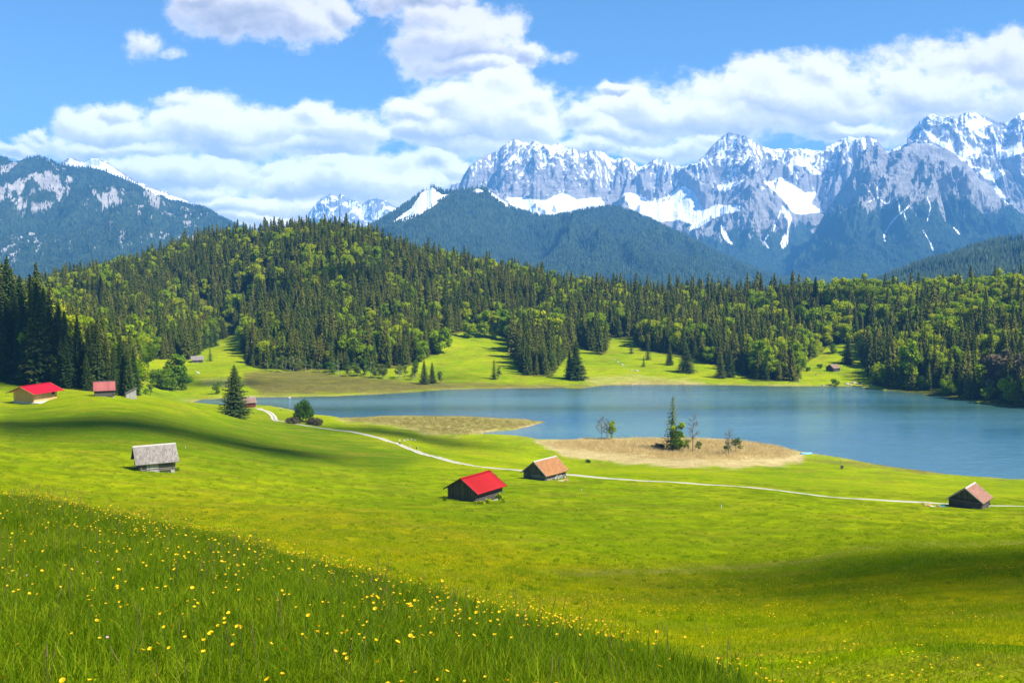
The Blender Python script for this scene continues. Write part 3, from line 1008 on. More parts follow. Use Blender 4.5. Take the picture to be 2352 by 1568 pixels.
    if rock_patch > 0:
        scr = sstep(0.7 * fbm(Xg / 40 + wx * 2, Yg / 130, 6, 0.74, seed=seed + 91) + 0.5 * fbm(Xg / 500, Yg / 700, 3, seed=seed + 95) + 0.25 * rib, rock_patch + 0.02, rock_patch + 0.22) * 0.62
    for poly, _ in scree or []:
        d = poly_dist(PX, PY, poly)
        scr = np.maximum(scr, sstep(np.where(in_poly(PX, PY, poly), d, -d) + 22 * fbm(Xg / 45, Yg / 150, 6, 0.75, seed=seed + 77), -4, 8) * 0.6)
    forest = forest * (1 - np.clip(snow * 1.3 - 0.2, 0, 1)) * (1 - scr)
    o = mesh_np(name, np.stack([Xg, Yg, z], -1), grid_faces(rows, cols), mat, smooth=True, attrs={'snow': snow, 'forest': forest, 'scree': scr})
    tag(o, kind='structure')
    return dict(X=Xg, Y=Yg, Z=z, forest=forest, T=T)


M_ROCK = mountain_material("limestone_face", (0.13, 0.127, 0.13), (0.36, 0.35, 0.345), (0.018, 0.036, 0.024), (0.044, 0.070, 0.036))
M_WOODED = mountain_material("wooded_slope", (0.20, 0.195, 0.19), (0.42, 0.40, 0.38), (0.018, 0.036, 0.024), (0.044, 0.070, 0.036))

R_MAIN = Z2((700, 560), (750, 470), (760, 440), (820, 425), (840, 380), (880, 320), (940, 270), (1000, 230), (1080, 215), (1100, 180), (1150, 150), (1190, 122), (1240, 145), (1290, 150), (1330, 140), (1380, 160),
             (1440, 170), (1480, 155), (1540, 175), (1620, 205), (1680, 210), (1740, 197), (1800, 220), (1870, 270), (1930, 250), (1980, 260), (2040, 315), (2090, 305), (2140, 265), (2200, 265), (2270, 305)) + \
    Z3((0, 425), (110, 400), (190, 320), (260, 240), (330, 190), (440, 210), (500, 250), (580, 290), (640, 305), (750, 300), (860, 305), (970, 320), (1000, 290), (1080, 250), (1150, 215), (1220, 235), (1290, 210),
       (1350, 240), (1380, 280), (1420, 320), (1480, 295), (1550, 270), (1555, 205), (1600, 160), (1640, 115), (1690, 70), (1740, 65), (1800, 90), (1840, 70), (1900, 100), (1920, 70), (1960, 55), (2020, 60), (2100, 85),
       (2180, 125), (2250, 120), (2300, 75), (2340, 55)) + [(2390, 262), (2450, 275), (2550, 250), (2750, 300), (3000, 360), (3300, 560)]
m_main = mountain("mountain", R_MAIN, 8200, 6100, -20, M_ROCK, 1500, 430, 5.0, 330, 520, power=1.15, seed=2, snow_line=760, treeline=330)
R_FACET = Z3((0, 860), (160, 800), (300, 690), (400, 610), (480, 540), (560, 600), (640, 680), (690, 770), (720, 880), (780, 980), (860, 1040))
m_facet = mountain("mountain", R_FACET, 6900, 5900, -30, M_ROCK, 420, 200, 4.0, 150, 260, power=1.0, seed=12, snow_line=760, treeline=240)
R_RIGHT = Z3((780, 1060), (870, 960), (945, 850), (1000, 720), (1060, 640), (1110, 560), (1170, 470), (1200, 370), (1260, 310), (1350, 275), (1420, 330), (1500, 310), (1600, 262), (1680, 265), (1800, 300), (1900, 350), (1990, 430), (2050, 510), (2130, 560),
             (2200, 640), (2290, 720), (2352, 770)) + [(2420, 520), (2550, 540), (2850, 640)]
m_right = mountain("mountain", R_RIGHT, 6600, 4700, -50, M_ROCK, 900, 420, 4.0, 260, 330, power=1.25, seed=22, snow_line=900, treeline=400, snow_bias=-0.18)
R_MID = Z2((80, 800), (200, 730), (300, 670), (400, 610), (500, 540), (560, 490), (630, 452), (680, 480), (720, 490), (800, 485), (880, 475), (960, 462), (1000, 470), (1060, 510), (1120, 560), (1180, 605), (1250, 625), (1350, 655), (1440, 668),
           (1500, 650), (1600, 625), (1700, 605), (1830, 593), (1900, 597), (1950, 612), (2020, 640), (2100, 670), (2200, 720), (2352, 790)) + [(1640, 575), (1720, 612), (1800, 640), (1880, 640), (2000, 655), (2150, 660)]
m_mid = mountain("mountain", R_MID, 4700, 2700, -60, M_WOODED, 1000, 330, 1.6, 170, 420, power=1.1, seed=32, snow_line=900, treeline=1100, rocky=0.35, snow_bias=-0.55)
R_LEFT = [(-1200, 640), (-800, 500), (-500, 400), (-300, 400), (-150, 330)] + Z1((0, 255), (100, 285), (170, 265), (260, 248), (330, 270), (400, 305), (480, 315), (600, 325), (720, 345), (850, 405), (1000, 465), (1150, 545), (1300, 580), (1400, 600), (1500, 660), (1600, 705), (1700, 760), (1800, 800)) + [(700, 590), (800, 620)]
m_left = mountain("mountain", R_LEFT, 5200, 2900, -60, M_WOODED, 1250, 330, 2.5, 230, 380, power=1.1, seed=42, treeline=2000, rocky=0.6, scree=SCREE_L, rock_patch=0.01)
R_LSNOW = Z1((300, 420), (410, 290), (470, 255), (520, 265), (570, 290), (620, 260), (680, 262), (740, 290), (800, 330), (870, 370), (950, 420), (1050, 460), (1150, 495), (1300, 560), (1450, 640))
m_lsnow = mountain("mountain", R_LSNOW, 7500, 6000, 100, M_ROCK, 320, 120, 2.5, 120, 300, seed=52, snow_line=500, snow_bias=0.2)
R_FAR = [(650, 560)] + Z1((2100, 680), (2110, 630), (2150, 580), (2200, 530), (2260, 498), (2310, 520)) + Z2((0, 500), (80, 540), (150, 570), (200, 540), (240, 533), (310, 545), (390, 595)) + [(960, 505), (1010, 520)]
m_far = mountain("mountain", R_FAR, 11500, 9500, 0, M_ROCK, 360, 140, 4.0, 260, 480, seed=62, snow_line=560, snow_bias=0.05)
R_BLUE = Z3((1300, 1260), (1450, 1200), (1600, 1140), (1750, 1090), (1850, 1070), (2000, 1010), (2150, 970), (2352, 935)) + [(2450, 535), (2600, 520), (2800, 560)]
m_blue = mountain("hill", R_BLUE, 2300, 1200, -15, M_WOODED, 300, 120, 1.0, 30, 300, power=1.0, seed=72, treeline=3000, rocky=0.3, use_polys=False)


def far_trees(name, m, spacing, h0, h1, mat, seed, zmax=1e9):
    """Woods kilometres away: one small two-tier spruce per tree, all in one mass."""
    rng = np.random.default_rng(seed)
    X, Y, Z, F = m['X'], m['Y'], m['Z'], m['forest']
    nr, nc = X.shape
    area = np.abs((X[1:, 1:] - X[1:, :-1]) * (Y[1:, 1:] - Y[:-1, 1:]))
    f = F[1:, 1:] * (m['T'][1:, 1:] < 1.03)
    # leave out cells that face away or lie far below the sight lines of the valley woods
    px, py = proj(X[1:, 1:], Y[1:, 1:], Z[1:, 1:])
    f = f * (py < 700)
    lam = area * f / spacing ** 2
    n = rng.poisson(np.clip(lam, 0, 60))
    ii, jj = np.nonzero(n)
    rep = n[ii, jj]
    ii, jj = np.repeat(ii, rep), np.repeat(jj, rep)
    a, b = rng.random(len(ii)), rng.random(len(ii))
    def bil(Q):
        return Q[ii, jj] * (1 - a) * (1 - b) + Q[ii + 1, jj] * a * (1 - b) + Q[ii, jj + 1] * (1 - a) * b + Q[ii + 1, jj + 1] * a * b
    x, y, z = bil(X), bil(Y), bil(Z)
    N = len(x)
    h = rng.uniform(h0, h1, N)
    r = h * rng.uniform(0.15, 0.24, N)
    k = 5
    an = np.arange(k) * 2 * np.pi / k
    rot = rng.random(N) * 6.28
    ring = lambda rad, zz: np.stack([x[:, None] + rad[:, None] * np.cos(an + rot[:, None]), y[:, None] + rad[:, None] * np.sin(an + rot[:, None]), np.repeat((z + zz)[:, None], k, 1)], -1)
    v = np.concatenate([ring(r, h * 0.08 - 2), np.stack([x, y, z + h * 0.62], -1)[:, None], ring(r * 0.62, h * 0.45), np.stack([x, y, z + h], -1)[:, None]], 1)
    per = 2 * k + 2
    fs = []
    for o in (0, k + 1):
        for q in range(k):
            fs.append([o + q, o + (q + 1) % k, o + k])
    fs = (np.array(fs)[None] + (np.arange(N) * per)[:, None, None]).reshape(-1, 3)
    tint = np.repeat(np.clip(rng.normal(0.45, 0.22, N) + 0.35 * fbm(x / 120, y / 120, 4, seed=seed), 0, 1), len(fs) // max(N, 1))
    o = mesh_np(name, v, fs, mat, attrs={'tint': ('FACE', tint)})
    print(name, N, 'trees')
    return tag(o, kind='stuff')


M_FARTREE = leafy("far_tree_needles", (0.012, 0.027, 0.018), (0.028, 0.050, 0.030), (0.062, 0.090, 0.040), trans=0.0, jitter=0.9)
far_trees("forest", m_mid, 8.5, 10, 20, M_FARTREE, 1)
far_trees("forest", m_left, 9.5, 9, 19, M_FARTREE, 2)
far_trees("forest", m_right, 10, 9, 19, M_FARTREE, 3)
far_trees("forest", m_facet, 10, 9, 18, M_FARTREE, 4)
far_trees("forest", m_blue, 6.5, 16, 26, M_FARTREE, 5)

# ------------------------------------------------------------------ trees
def bark_material(name, lo, hi):
    m, t, bs = material(name)
    tc = t.node('ShaderNodeTexCoord')
    n = t.noise(t.vmath('MULTIPLY', tc.outputs['Object'], (6, 6, 1.5)), 1.0, 5, 0.65)
    t.put(bs.inputs['Base Color'], t.ramp(n, [(0.35, lo), (0.65, hi)]))
    bs.inputs['Roughness'].default_value = 0.95
    return m


M_BARK = bark_material("spruce_bark", (0.06, 0.05, 0.042), (0.15, 0.125, 0.105))
M_BIRCH = bark_material("pale_bark", (0.20, 0.19, 0.17), (0.48, 0.46, 0.42))
M_TWIG = bark_material("bare_twig_bark", (0.13, 0.115, 0.10), (0.24, 0.215, 0.19))
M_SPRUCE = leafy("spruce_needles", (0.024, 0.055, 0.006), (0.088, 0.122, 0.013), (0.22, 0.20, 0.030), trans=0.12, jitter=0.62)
M_SPRUCE_DARK = leafy("dark_spruce_needles", (0.014, 0.038, 0.009), (0.040, 0.074, 0.014), (0.100, 0.118, 0.028), trans=0.10, jitter=0.7)
M_BEECH = leafy("fresh_beech_leaves", (0.14, 0.25, 0.002), (0.31, 0.41, 0.003), (0.46, 0.47, 0.005), trans=0.45, jitter=0.5)
M_LEAF = leafy("bush_leaves", (0.045, 0.11, 0.005), (0.095, 0.185, 0.008), (0.16, 0.25, 0.012), trans=0.38, jitter=0.55)
M_BIRCHLEAF = leafy("young_birch_leaves", (0.075, 0.12, 0.016), (0.135, 0.19, 0.026), (0.21, 0.255, 0.045), trans=0.4, jitter=0.55)
M_BROWNLEAF = leafy("budding_brown_twigs", (0.07, 0.058, 0.034), (0.13, 0.105, 0.055), (0.19, 0.165, 0.07), trans=0.2, jitter=0.6)


def quads_np(c, u, v):
    """Quads from centres and half-axis vectors; returns verts (N*4,3), faces (N,4)"""
    p = np.stack([c - u - v * 0.35, c + u * 0.15 - v, c + u, c + u * 0.15 + v], 1)
    n = len(c)
    return p.reshape(-1, 3), np.arange(n * 4).reshape(n, 4)


def spruce_parts(seed, Ht=20.0, rmax=3.1, whorl=0.52, dens=1.0, spray=1.0, low=0.05, ragged=0.25):
    """Needle sprays of a spruce: drooping whorls of branches. Returns verts, faces, tint."""
    rng = np.random.default_rng(seed)
    c, u, v, tint = [], [], [], []
    z = Ht * low
    lean = rng.normal(0, 0.008, 2)
    while z < Ht * 0.985:
        f = z / Ht
        rad = rmax * ((1 - f) ** 0.82) * (0.55 + 0.45 * min(1, f / 0.12)) * rng.uniform(1 - ragged, 1 + ragged * 0.6) + 0.12
        nb = max(4, int(round((5 + 5 * (1 - f)) * dens)))
        a0 = rng.random() * 6.28
        for b in range(nb):
            a = a0 + b * 2 * np.pi / nb + rng.normal(0, 0.18)
            L = rad * rng.uniform(0.72, 1.12)
            droop = rng.uniform(0.25, 0.5) * (1 - f) + rng.uniform(-0.35, 0.1) * f
            ns = max(2, int(L * 2.3 * dens + 1.2))
            ca, sa = np.cos(a), np.sin(a)
            bt = rng.normal(0.5, 0.16)
            for s in range(ns):
                q = (s + 0.75) / ns
                rr = L * q
                zz = z - droop * rr + 0.16 * rr * q + rng.normal(0, 0.08)
                wdt = (0.55 - 0.25 * q) * spray * (0.7 + 0.5 * (1 - f)) * rng.uniform(0.75, 1.25)
                ln = 0.62 * spray * rng.uniform(0.8, 1.3) * (0.75 + 0.4 * (1 - f))
                side = rng.choice([-1, 0, 1], p=[0.36, 0.28, 0.36]) * (1 - q * 0.4)
                aa = a + side * 0.75
                d = np.array([np.cos(aa), np.sin(aa), -0.28 - 0.45 * rng.random()])
                d /= np.linalg.norm(d)
                sd = np.array([-np.sin(aa), np.cos(aa), rng.normal(0, 0.45)])
                sd /= np.linalg.norm(sd)
                c.append((lean[0] * z + rr * ca + side * 0.28 * -sa * L * 0.4, lean[1] * z + rr * sa + side * 0.28 * ca * L * 0.4, zz))
                u.append(d * ln)
                v.append(sd * wdt)
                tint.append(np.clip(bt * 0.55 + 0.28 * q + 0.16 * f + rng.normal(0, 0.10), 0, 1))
        z += whorl * rng.uniform(0.75, 1.25) * (0.72 + 0.5 * (1 - f))
    # leader
    for k in range(6):
        zz = Ht * (0.955 + 0.009 * k)
        a = rng.random() * 6.28
        c.append((lean[0] * zz, lean[1] * zz, zz)); u.append(np.array([0.1 * np.cos(a), 0.1 * np.sin(a), 0.5])); v.append(np.array([-np.sin(a), np.cos(a), 0]) * 0.13); tint.append(0.6)
    V, F = quads_np(np.array(c), np.array(u), np.array(v))
    return V, F, np.array(tint)


def tube_np(p0, p1, r0, r1, n=5):
    p0, p1 = np.array(p0, float), np.array(p1, float)
    d = p1 - p0
    d /= np.linalg.norm(d) + 1e-9
    a = np.cross(d, [0, 0, 1.0]) if abs(d[2]) < 0.95 else np.cross(d, [1.0, 0, 0])
    a /= np.linalg.norm(a)
    b = np.cross(d, a)
    an = np.arange(n) * 2 * np.pi / n
    ring = np.cos(an)[:, None] * a + np.sin(an)[:, None] * b
    V = np.concatenate([p0 + ring * r0, p1 + ring * r1])
    F = np.array([[i, (i + 1) % n, n + (i + 1) % n, n + i] for i in range(n)])
    return V, F


def join_np(parts):
    V, F, T, o = [], [], [], 0
    for p in parts:
        V.append(p[0]); F.append(p[1] + o); o += len(p[0])
        T.append(p[2] if len(p) > 2 else np.full(len(p[1]), 0.5))
    return np.concatenate(V), np.concatenate(F), np.concatenate(T)


def leaf_cloud(rng, centres, radii, per_area, size, squash=0.85, tint_lobe=0.8):
    """Leaf clumps over the shells of several lobes."""
    c, u, v, t = [], [], [], []
    for ctr, r in zip(centres, radii):
        n = max(8, int(per_area * r * r * 12.6))
        d = rng.normal(size=(n, 3))
        d /= np.linalg.norm(d, axis=1)[:, None]
        rad = r * (rng.random(n) ** 0.30) * rng.uniform(0.82, 1.12, n)
        p = np.array(ctr) + d * rad[:, None] * np.array([1, 1, squash])
        nrm = d + rng.normal(0, 0.55, (n, 3)) + np.array([0, 0, 0.35])
        nrm /= np.linalg.norm(nrm, axis=1)[:, None]
        a = np.cross(nrm, rng.normal(size=(n, 3)))
        a /= np.linalg.norm(a, axis=1)[:, None]
        b = np.cross(nrm, a)
        s = size * rng.uniform(0.6, 1.35, n)[:, None]
        c.append(p); u.append(a * s); v.append(b * s * 0.7)
        t.append(np.clip(rng.normal(0.5, tint_lobe * 0.3) + rng.normal(0, 0.14, n), 0, 1))
    V, F = quads_np(np.concatenate(c), np.concatenate(u), np.concatenate(v))
    return V, F, np.concatenate(t)


def broad_parts(seed, Ht=15.0, width=8.0, low=0.22, lobes=24, size=0.42, per=3.0, shape='round'):
    rng = np.random.default_rng(seed)
    wood = []
    trunk_top = Ht * 0.55
    r0 = Ht * 0.016
    pts = [np.array([0, 0, -0.3]), np.array([rng.normal(0, .15), rng.normal(0, .15), Ht * 0.3]), np.array([rng.normal(0, .3), rng.normal(0, .3), trunk_top]), np.array([rng.normal(0, .4), rng.normal(0, .4), Ht * 0.85])]
    rr = [r0, r0 * 0.8, r0 * 0.5, r0 * 0.15]
    for i in range(3):
        wood.append(tube_np(pts[i], pts[i + 1], rr[i], rr[i + 1], 6))
    cz, hz = Ht * (low + 1) / 2, Ht * (1 - low) / 2
    C_, R_ = [], []
    for k in range(lobes):
        d = rng.normal(size=3)
        d /= np.linalg.norm(d)
        q = rng.random() ** 0.4
        f = 0.86
        x, y, z = d[0] * width / 2 * q * f, d[1] * width / 2 * q * f, d[2] * hz * q * f
        if shape == 'cone':
            k2 = 1.15 - 0.75 * (z / hz * 0.5 + 0.5)
            x, y = x * k2, y * k2
        C_.append((x, y, cz + z))
        R_.append(width * rng.uniform(0.11, 0.27))
        if k % 2 == 0:
            h0 = np.clip(rng.uniform(0.2, 0.5) * Ht, 0, trunk_top)
            wood.append(tube_np((0, 0, h0), C_[-1], r0 * 0.35, 0.03, 4))
    leaves = leaf_cloud(rng, C_, R_, per, size)
    return leaves, join_np(wood)


def twig_parts(seed, Ht=11.0, spread=0.35, n1=26, fine=5, thick=0.016, low=0.25):
    """A leafless tree: trunk, limbs and fine twigs."""
    rng = np.random.default_rng(seed)
    W_ = []
    pts = [np.array([0, 0, -0.3])]
    for k in range(6):
        pts.append(np.array([rng.normal(0, .12), rng.normal(0, .12), Ht * (k + 1) / 6]))
    for k in range(6):
        W_.append(tube_np(pts[k], pts[k + 1], Ht * thick * (1 - k / 6.3), Ht * thick * (1 - (k + 1) / 6.3), 5))
    for b in range(n1):
        f = low + (0.97 - low) * (b + rng.random()) / n1
        z = Ht * f
        a = rng.random() * 6.28
        L = Ht * spread * (1 - f) ** 0.6 * rng.uniform(0.6, 1.15) + 0.3
        p0 = np.array([0, 0, z])
        d = np.array([np.cos(a), np.sin(a), rng.uniform(0.35, 0.8)])
        d /= np.linalg.norm(d)
        p1 = p0 + d * L
        W_.append(tube_np(p0, p1, Ht * 0.007 * (1.1 - f) + 0.03, 0.03, 3))
        for s in range(fine):
            q = rng.uniform(0.25, 1.0)
            e = d + rng.normal(0, 0.55, 3) + np.array([0, 0, 0.25])
            e /= np.linalg.norm(e)
            ps = p0 + d * L * q
            l2 = L * rng.uniform(0.2, 0.45)
            W_.append(tube_np(ps, ps + e * l2, 0.04, 0.022, 3))
            for s2 in range(3):
                e2 = e + rng.normal(0, 0.6, 3)
                e2 /= np.linalg.norm(e2)
                W_.append(tube_np(ps + e * l2 * rng.uniform(0.3, 1), ps + e * l2 + e2 * l2 * 0.5, 0.028, 0.018, 3))
    return join_np(W_)


def mesh_of(name, part, mat):
    V, F, T = part if len(part) == 3 else (*part, np.full(len(part[1]), 0.5))
    return mesh_np(name, V, F, mat, attrs={'tint': ('FACE', T)}, link=False)


def mesh_two(name, a, amat, b, bmat):
    """One mesh with two materials (crown and stem)."""
    V, F, T = join_np([a, b])
    me = mesh_np(name, V, F, amat, attrs={'tint': ('FACE', T)}, link=False)
    me.materials.append(bmat)
    idx = np.concatenate([np.zeros(len(a[1]), dtype=np.int32), np.ones(len(b[1]), dtype=np.int32)])
    me.polygons.foreach_set('material_index', idx)
    return me


def spruce_mesh(seed, Ht=20.0, mat=None, **kw):
    tr = join_np([tube_np((0, 0, -0.5), (0, 0, Ht * 0.6), Ht * 0.012, Ht * 0.006, 6), tube_np((0, 0, Ht * 0.6), (0, 0, Ht * 0.98), Ht * 0.006, 0.02, 5)])
    return mesh_two("spruce_tree", spruce_parts(seed, Ht, **kw), mat or M_SPRUCE, tr, M_BARK)


def broad_mesh(seed, mat, bark=None, **kw):
    a, b = broad_parts(seed, **kw)
    return mesh_two("broadleaf_tree", a, mat, b, bark or M_BARK)


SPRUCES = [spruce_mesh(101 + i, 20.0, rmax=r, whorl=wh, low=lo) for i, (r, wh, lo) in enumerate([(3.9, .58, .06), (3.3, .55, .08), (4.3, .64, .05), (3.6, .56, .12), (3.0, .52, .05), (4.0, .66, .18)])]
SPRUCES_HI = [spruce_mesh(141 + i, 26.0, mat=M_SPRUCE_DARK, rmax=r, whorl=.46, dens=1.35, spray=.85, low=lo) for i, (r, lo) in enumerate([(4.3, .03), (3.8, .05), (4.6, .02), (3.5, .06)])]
BEECHES = [broad_mesh(201 + i, M_BEECH, Ht=16.0, width=w, low=lo, lobes=n, shape=s) for i, (w, lo, n, s) in enumerate([(10, .06, 30, 'round'), (8.5, .05, 26, 'round'), (9, .05, 26, 'cone'), (7, .04, 24, 'cone'), (11, .1, 32, 'round')])]
BIRCHES = [broad_mesh(231 + i, M_BIRCHLEAF, M_BIRCH, Ht=12.0, width=w, low=.2, lobes=16, size=.30, per=2.0, shape='cone') for i, w in enumerate([3.6, 4.4, 3.0])]
BUSHES = [broad_mesh(251 + i, M_LEAF, Ht=5.0, width=w, low=-.05, lobes=16, size=.28, per=4.5) for i, w in enumerate([5.0, 6.0, 4.0])]
BROWNS = [broad_mesh(271 + i, M_BROWNLEAF, M_TWIG, Ht=14.0, width=w, low=.15, lobes=20, size=.30, per=2.2) for i, w in enumerate([6.0, 7.0])]


# ---- where the woods stand
def jitter_points(x0, x1, y0, y1, cell, seed):
    rng = np.random.default_rng(seed)
    xs = np.arange(x0, x1, cell)
    ys = np.arange(y0, y1, cell)
    gx, gy = np.meshgrid(xs, ys)
    return (gx + rng.uniform(-.48, .48, gx.shape) * cell).ravel(), (gy + rng.uniform(-.48, .48, gy.shape) * cell).ravel()


TX, TY = jitter_points(-520, 520, 290, 960, 4.9, 5)
_ok = wood_at(TX, TY) & (np.abs(TX) < 0.66 * TY + 40)
_ok &= ~in_poly(TX, TY, LAKE) & (poly_dist(TX, TY, LAKE) > 1.5)
# thin out where young growth and windthrow leave gaps
_thin = fbm(TX / 26, TY / 26, 3, seed=61)
_ok &= RNG.random(len(TX)) < np.clip(0.93 + 0.5 * _thin, 0.45, 1.0)
TX, TY = TX[_ok], TY[_ok]
TZ = H(TX, TY)
TPX = col_px(TX, TY)
_beech_f = fbm(TX / 34, TY / 34, 3, seed=64) + 0.45 * fbm(TX / 9, TY / 9, 2, seed=66)
_pb = 0.05 + sstep(_beech_f, 0.12, 0.32) * np.interp(TPX, [-500, 0, 150, 330, 500, 1500, 1700, 1900, 2100, 2352, 2700], [.35, .6, .8, .4, .20, .20, .38, .7, .85, 1., .9])
KIND = np.where(RNG.random(len(TX)) < _pb, 1, 0)
_sky = (TPX > 1900) & (TY > np.interp(TPX, _bx, _by) - 70) & (fbm(TX / 20, TY / 20, 2, seed=68) > -0.15)
KIND = np.where(_sky & (RNG.random(len(TX)) < 0.6), 1, KIND)
HT = np.where(KIND == 1, RNG.normal(16.8, 2.2, len(TX)), RNG.normal(16.8, 3.4, len(TX)) + 3.0 * fbm(TX / 40, TY / 40, 2, seed=69))
HT = np.clip(HT, 8, 26)
_edge = np.interp(TPX, _fx, _fy)
HT *= np.where((TY - _edge < 12) & (TY > 420), RNG.uniform(0.62, 1.0, len(TX)), 1.0)
# the tall dark edge at the left and the lakeside edge at the right
_leftwood = (TPX < 300) & (TY < 430)
HT = np.where(_leftwood, HT * np.interp(TPX, [0, 110, 140, 200, 300], [1.55, 1.6, 1.1, 1.0, 1.0]), HT)
_rightbank = (TPX > 2000) & (TY < 560)
HT = np.where(_rightbank & (TY - _edge < 10), HT * 0.9, HT)
KIND = np.where(_leftwood & (KIND == 1) & (RNG.random(len(TX)) < 0.55), 0, KIND)


def find_on_column(px, py_top, h, ymin=500, ymax=900):
    """Place a tree of height h so that its tip shows at (px, py_top)."""
    Y = np.arange(ymin, ymax, 1.0)
    X = px_cE(px, 620)[0] * Y
    _, py = proj(X, Y, H(X, Y) + h)
    k = int(np.argmin(np.abs(py - py_top)))
    return X[k], Y[k]


# conspicuous light crowns, picked out one by one
extra = []
for px, py, h, k in [(790, 545, 15, 1), (765, 560, 14, 1), (815, 556, 15, 1), (840, 552, 14, 1), (865, 560, 14, 1), (800, 575, 13, 1), (770, 585, 12, 1), (735, 575, 12, 1), (895, 568, 12, 1), (555, 618, 14, 1), (470, 636, 14, 1), (575, 650, 13, 1), (915, 590, 12, 1), (1000, 685, 16, 1),
                     (1100, 612, 13, 1), (1125, 605, 13, 1), (1085, 622, 12, 1), (1310, 642, 15, 1), (1345, 650, 15, 1), (1465, 660, 16, 1), (1490, 668, 15, 1), (1330, 655, 13, 1), (1745, 668, 16, 1), (1765, 680, 14, 1), (1850, 690, 15, 1),
                     (1935, 640, 18, 1), (1955, 650, 17, 1), (1980, 648, 17, 1), (2020, 642, 18, 1), (2060, 645, 18, 1), (2090, 660, 16, 1), (2200, 625, 19, 1), (2230, 632, 18, 1), (2170, 640, 17, 1), (2255, 640, 17, 1), (2320, 625, 19, 1), (2345, 632, 18, 1),
                     (2290, 655, 17, 1), (1900, 660, 16, 1), (2215, 690, 16, 1), (2185, 700, 15, 1), (2030, 690, 16, 1), (2075, 700, 16, 1), (1985, 690, 15, 1), (700, 600, 13, 1), (740, 600, 12, 1), (640, 640, 13, 1), (520, 690, 13, 1),
                     (60, 640, 14, 1), (30, 650, 14, 1), (100, 648, 14, 1), (270, 625, 14, 1), (245, 640, 14, 1), (290, 640, 13, 1), (165, 650, 14, 1), (210, 660, 13, 1), (880, 690, 14, 1), (850, 700, 13, 1), (835, 720, 12, 1)]:
    h += 1.5
    x, y = find_on_column(px, py, h, 430 if px > 1900 else 480)
    extra.append((x, y, h, k))
EX = np.array(extra)
# room round each of them
for x, y, h, k in extra:
    m_ = np.hypot(TX - x, TY - y) > 4.2
    front = (np.abs(TPX - col_px(x, y)) < 17) & (TY < y) & (TY > y - 34)
    m_ &= ~(front & (RNG.random(len(TX)) < 0.8))
    TX, TY, TZ, KIND, HT, TPX = TX[m_], TY[m_], TZ[m_], KIND[m_], HT[m_], TPX[m_]
TX = np.concatenate([TX, EX[:, 0]])
TY = np.concatenate([TY, EX[:, 1]])
HT = np.concatenate([HT, EX[:, 2]])
KIND = np.concatenate([KIND, EX[:, 3].astype(int)])
TZ = H(TX, TY)
TPX = col_px(TX, TY)
print('wood trees', len(TX), 'broadleaf', int((KIND == 1).sum()))

# ---- which trees show largest: fill a small picture from near to far
def visible_area(X, Y, Z, Hh, kind):
    w, h = 1176, 784
    occ = np.zeros((h, w), dtype=bool)
    # ground hides what lies behind the crest: mark by marching is not needed, the crest test below does it
    order = np.argsort(Y)
    area = np.zeros(len(X), dtype=int)
    px0, py0 = proj(X, Y, Z)
    px1, py1 = proj(X, Y, Z + Hh)
    for i in order:
        x, yt, yb = px0[i] / 2, py1[i] / 2, py0[i] / 2
        hw = (yb - yt) * (0.17 if kind[i] == 0 else 0.30)
        a, b = int(max(yt, 0)), int(min(yb, h - 1))
        n = 0
        for r in range(a, b + 1):
            f = (r - yt) / max(yb - yt, 1)
            q = hw * (f if kind[i] == 0 else math.sqrt(max(0, 1 - (2 * f - 1) ** 2)) )
            l, rr = int(max(x - q, 0)), int(min(x + q + 1, w))
            if rr > l:
                row = occ[r, l:rr]
                n += int((~row).sum())
                row[:] = True
        area[i] = n
    return area


# ground crest: sight line to 70 % of the tree height must clear the ground in front
def clears(X, Y, Z, Hh):
    ok = np.ones(len(X), dtype=bool)
    for f in np.linspace(0.15, 0.985, 40):
        zz = CAM_Z + (Z + Hh * 0.8 - CAM_Z) * f
        ok &= H(X * f, Y * f) < zz
    return ok


VIS = visible_area(TX, TY, TZ, HT, KIND) * clears(TX, TY, TZ, HT)
_in = (TPX > 0) & (TPX < 2352)
VIS = VIS * _in


def stand_of(px, Y):
    if px < 310 and Y < 440:
        return 'tall dark wood behind the barns'
    if px < 480 and Y < 900:
        return 'mixed wood left of the round hill'
    if px > 1990:
        return 'lakeside wood on the steep right bank'
    if px > 1300:
        return 'wood behind the far lake meadows'
    if Y < 620 and px > 1130:
        return 'wedge of trees jutting towards the lake'
    return 'wood covering the round hill'


def put_tree(me, x, y, z, s, name, label, cat, group, sx=1.0):
    o = bpy.data.objects.new(name, me)
    COL.objects.link(o)
    o.location = (x, y, z)
    o.rotation_euler = (0, 0, random.uniform(0, 6.28))
    o.scale = (s * sx, s * sx, s)
    tag(o, label, cat, group)
    return o


IND = np.zeros(len(TX), dtype=bool)
for kind, nm, protos, base_h, word in ((0, 'spruce_tree', SPRUCES, 20.0, 'dark spruce'), (1, 'broadleaf_tree', BEECHES, 16.0, 'bright green broadleaf')):
    idx = np.nonzero((KIND == kind) & (VIS > 12))[0]
    idx = idx[np.argsort(-VIS[idx])][:(250 if kind == 0 else 230)]
    for i in idx:
        IND[i] = True
        st = stand_of(TPX[i], TY[i])
        hi = kind == 0 and st.startswith('tall dark')
        me = random.choice(SPRUCES_HI) if hi else random.choice(protos)
        bh = 26.0 if hi else base_h
        lab = f"{word} among many in the {st}"
        put_tree(me, TX[i], TY[i], TZ[i] - 0.3, HT[i] / bh, nm, lab, 'spruce' if kind == 0 else 'tree', f"{'spruces' if kind == 0 else 'broadleaf trees'} of the {st}", sx=random.uniform(0.88, 1.18))


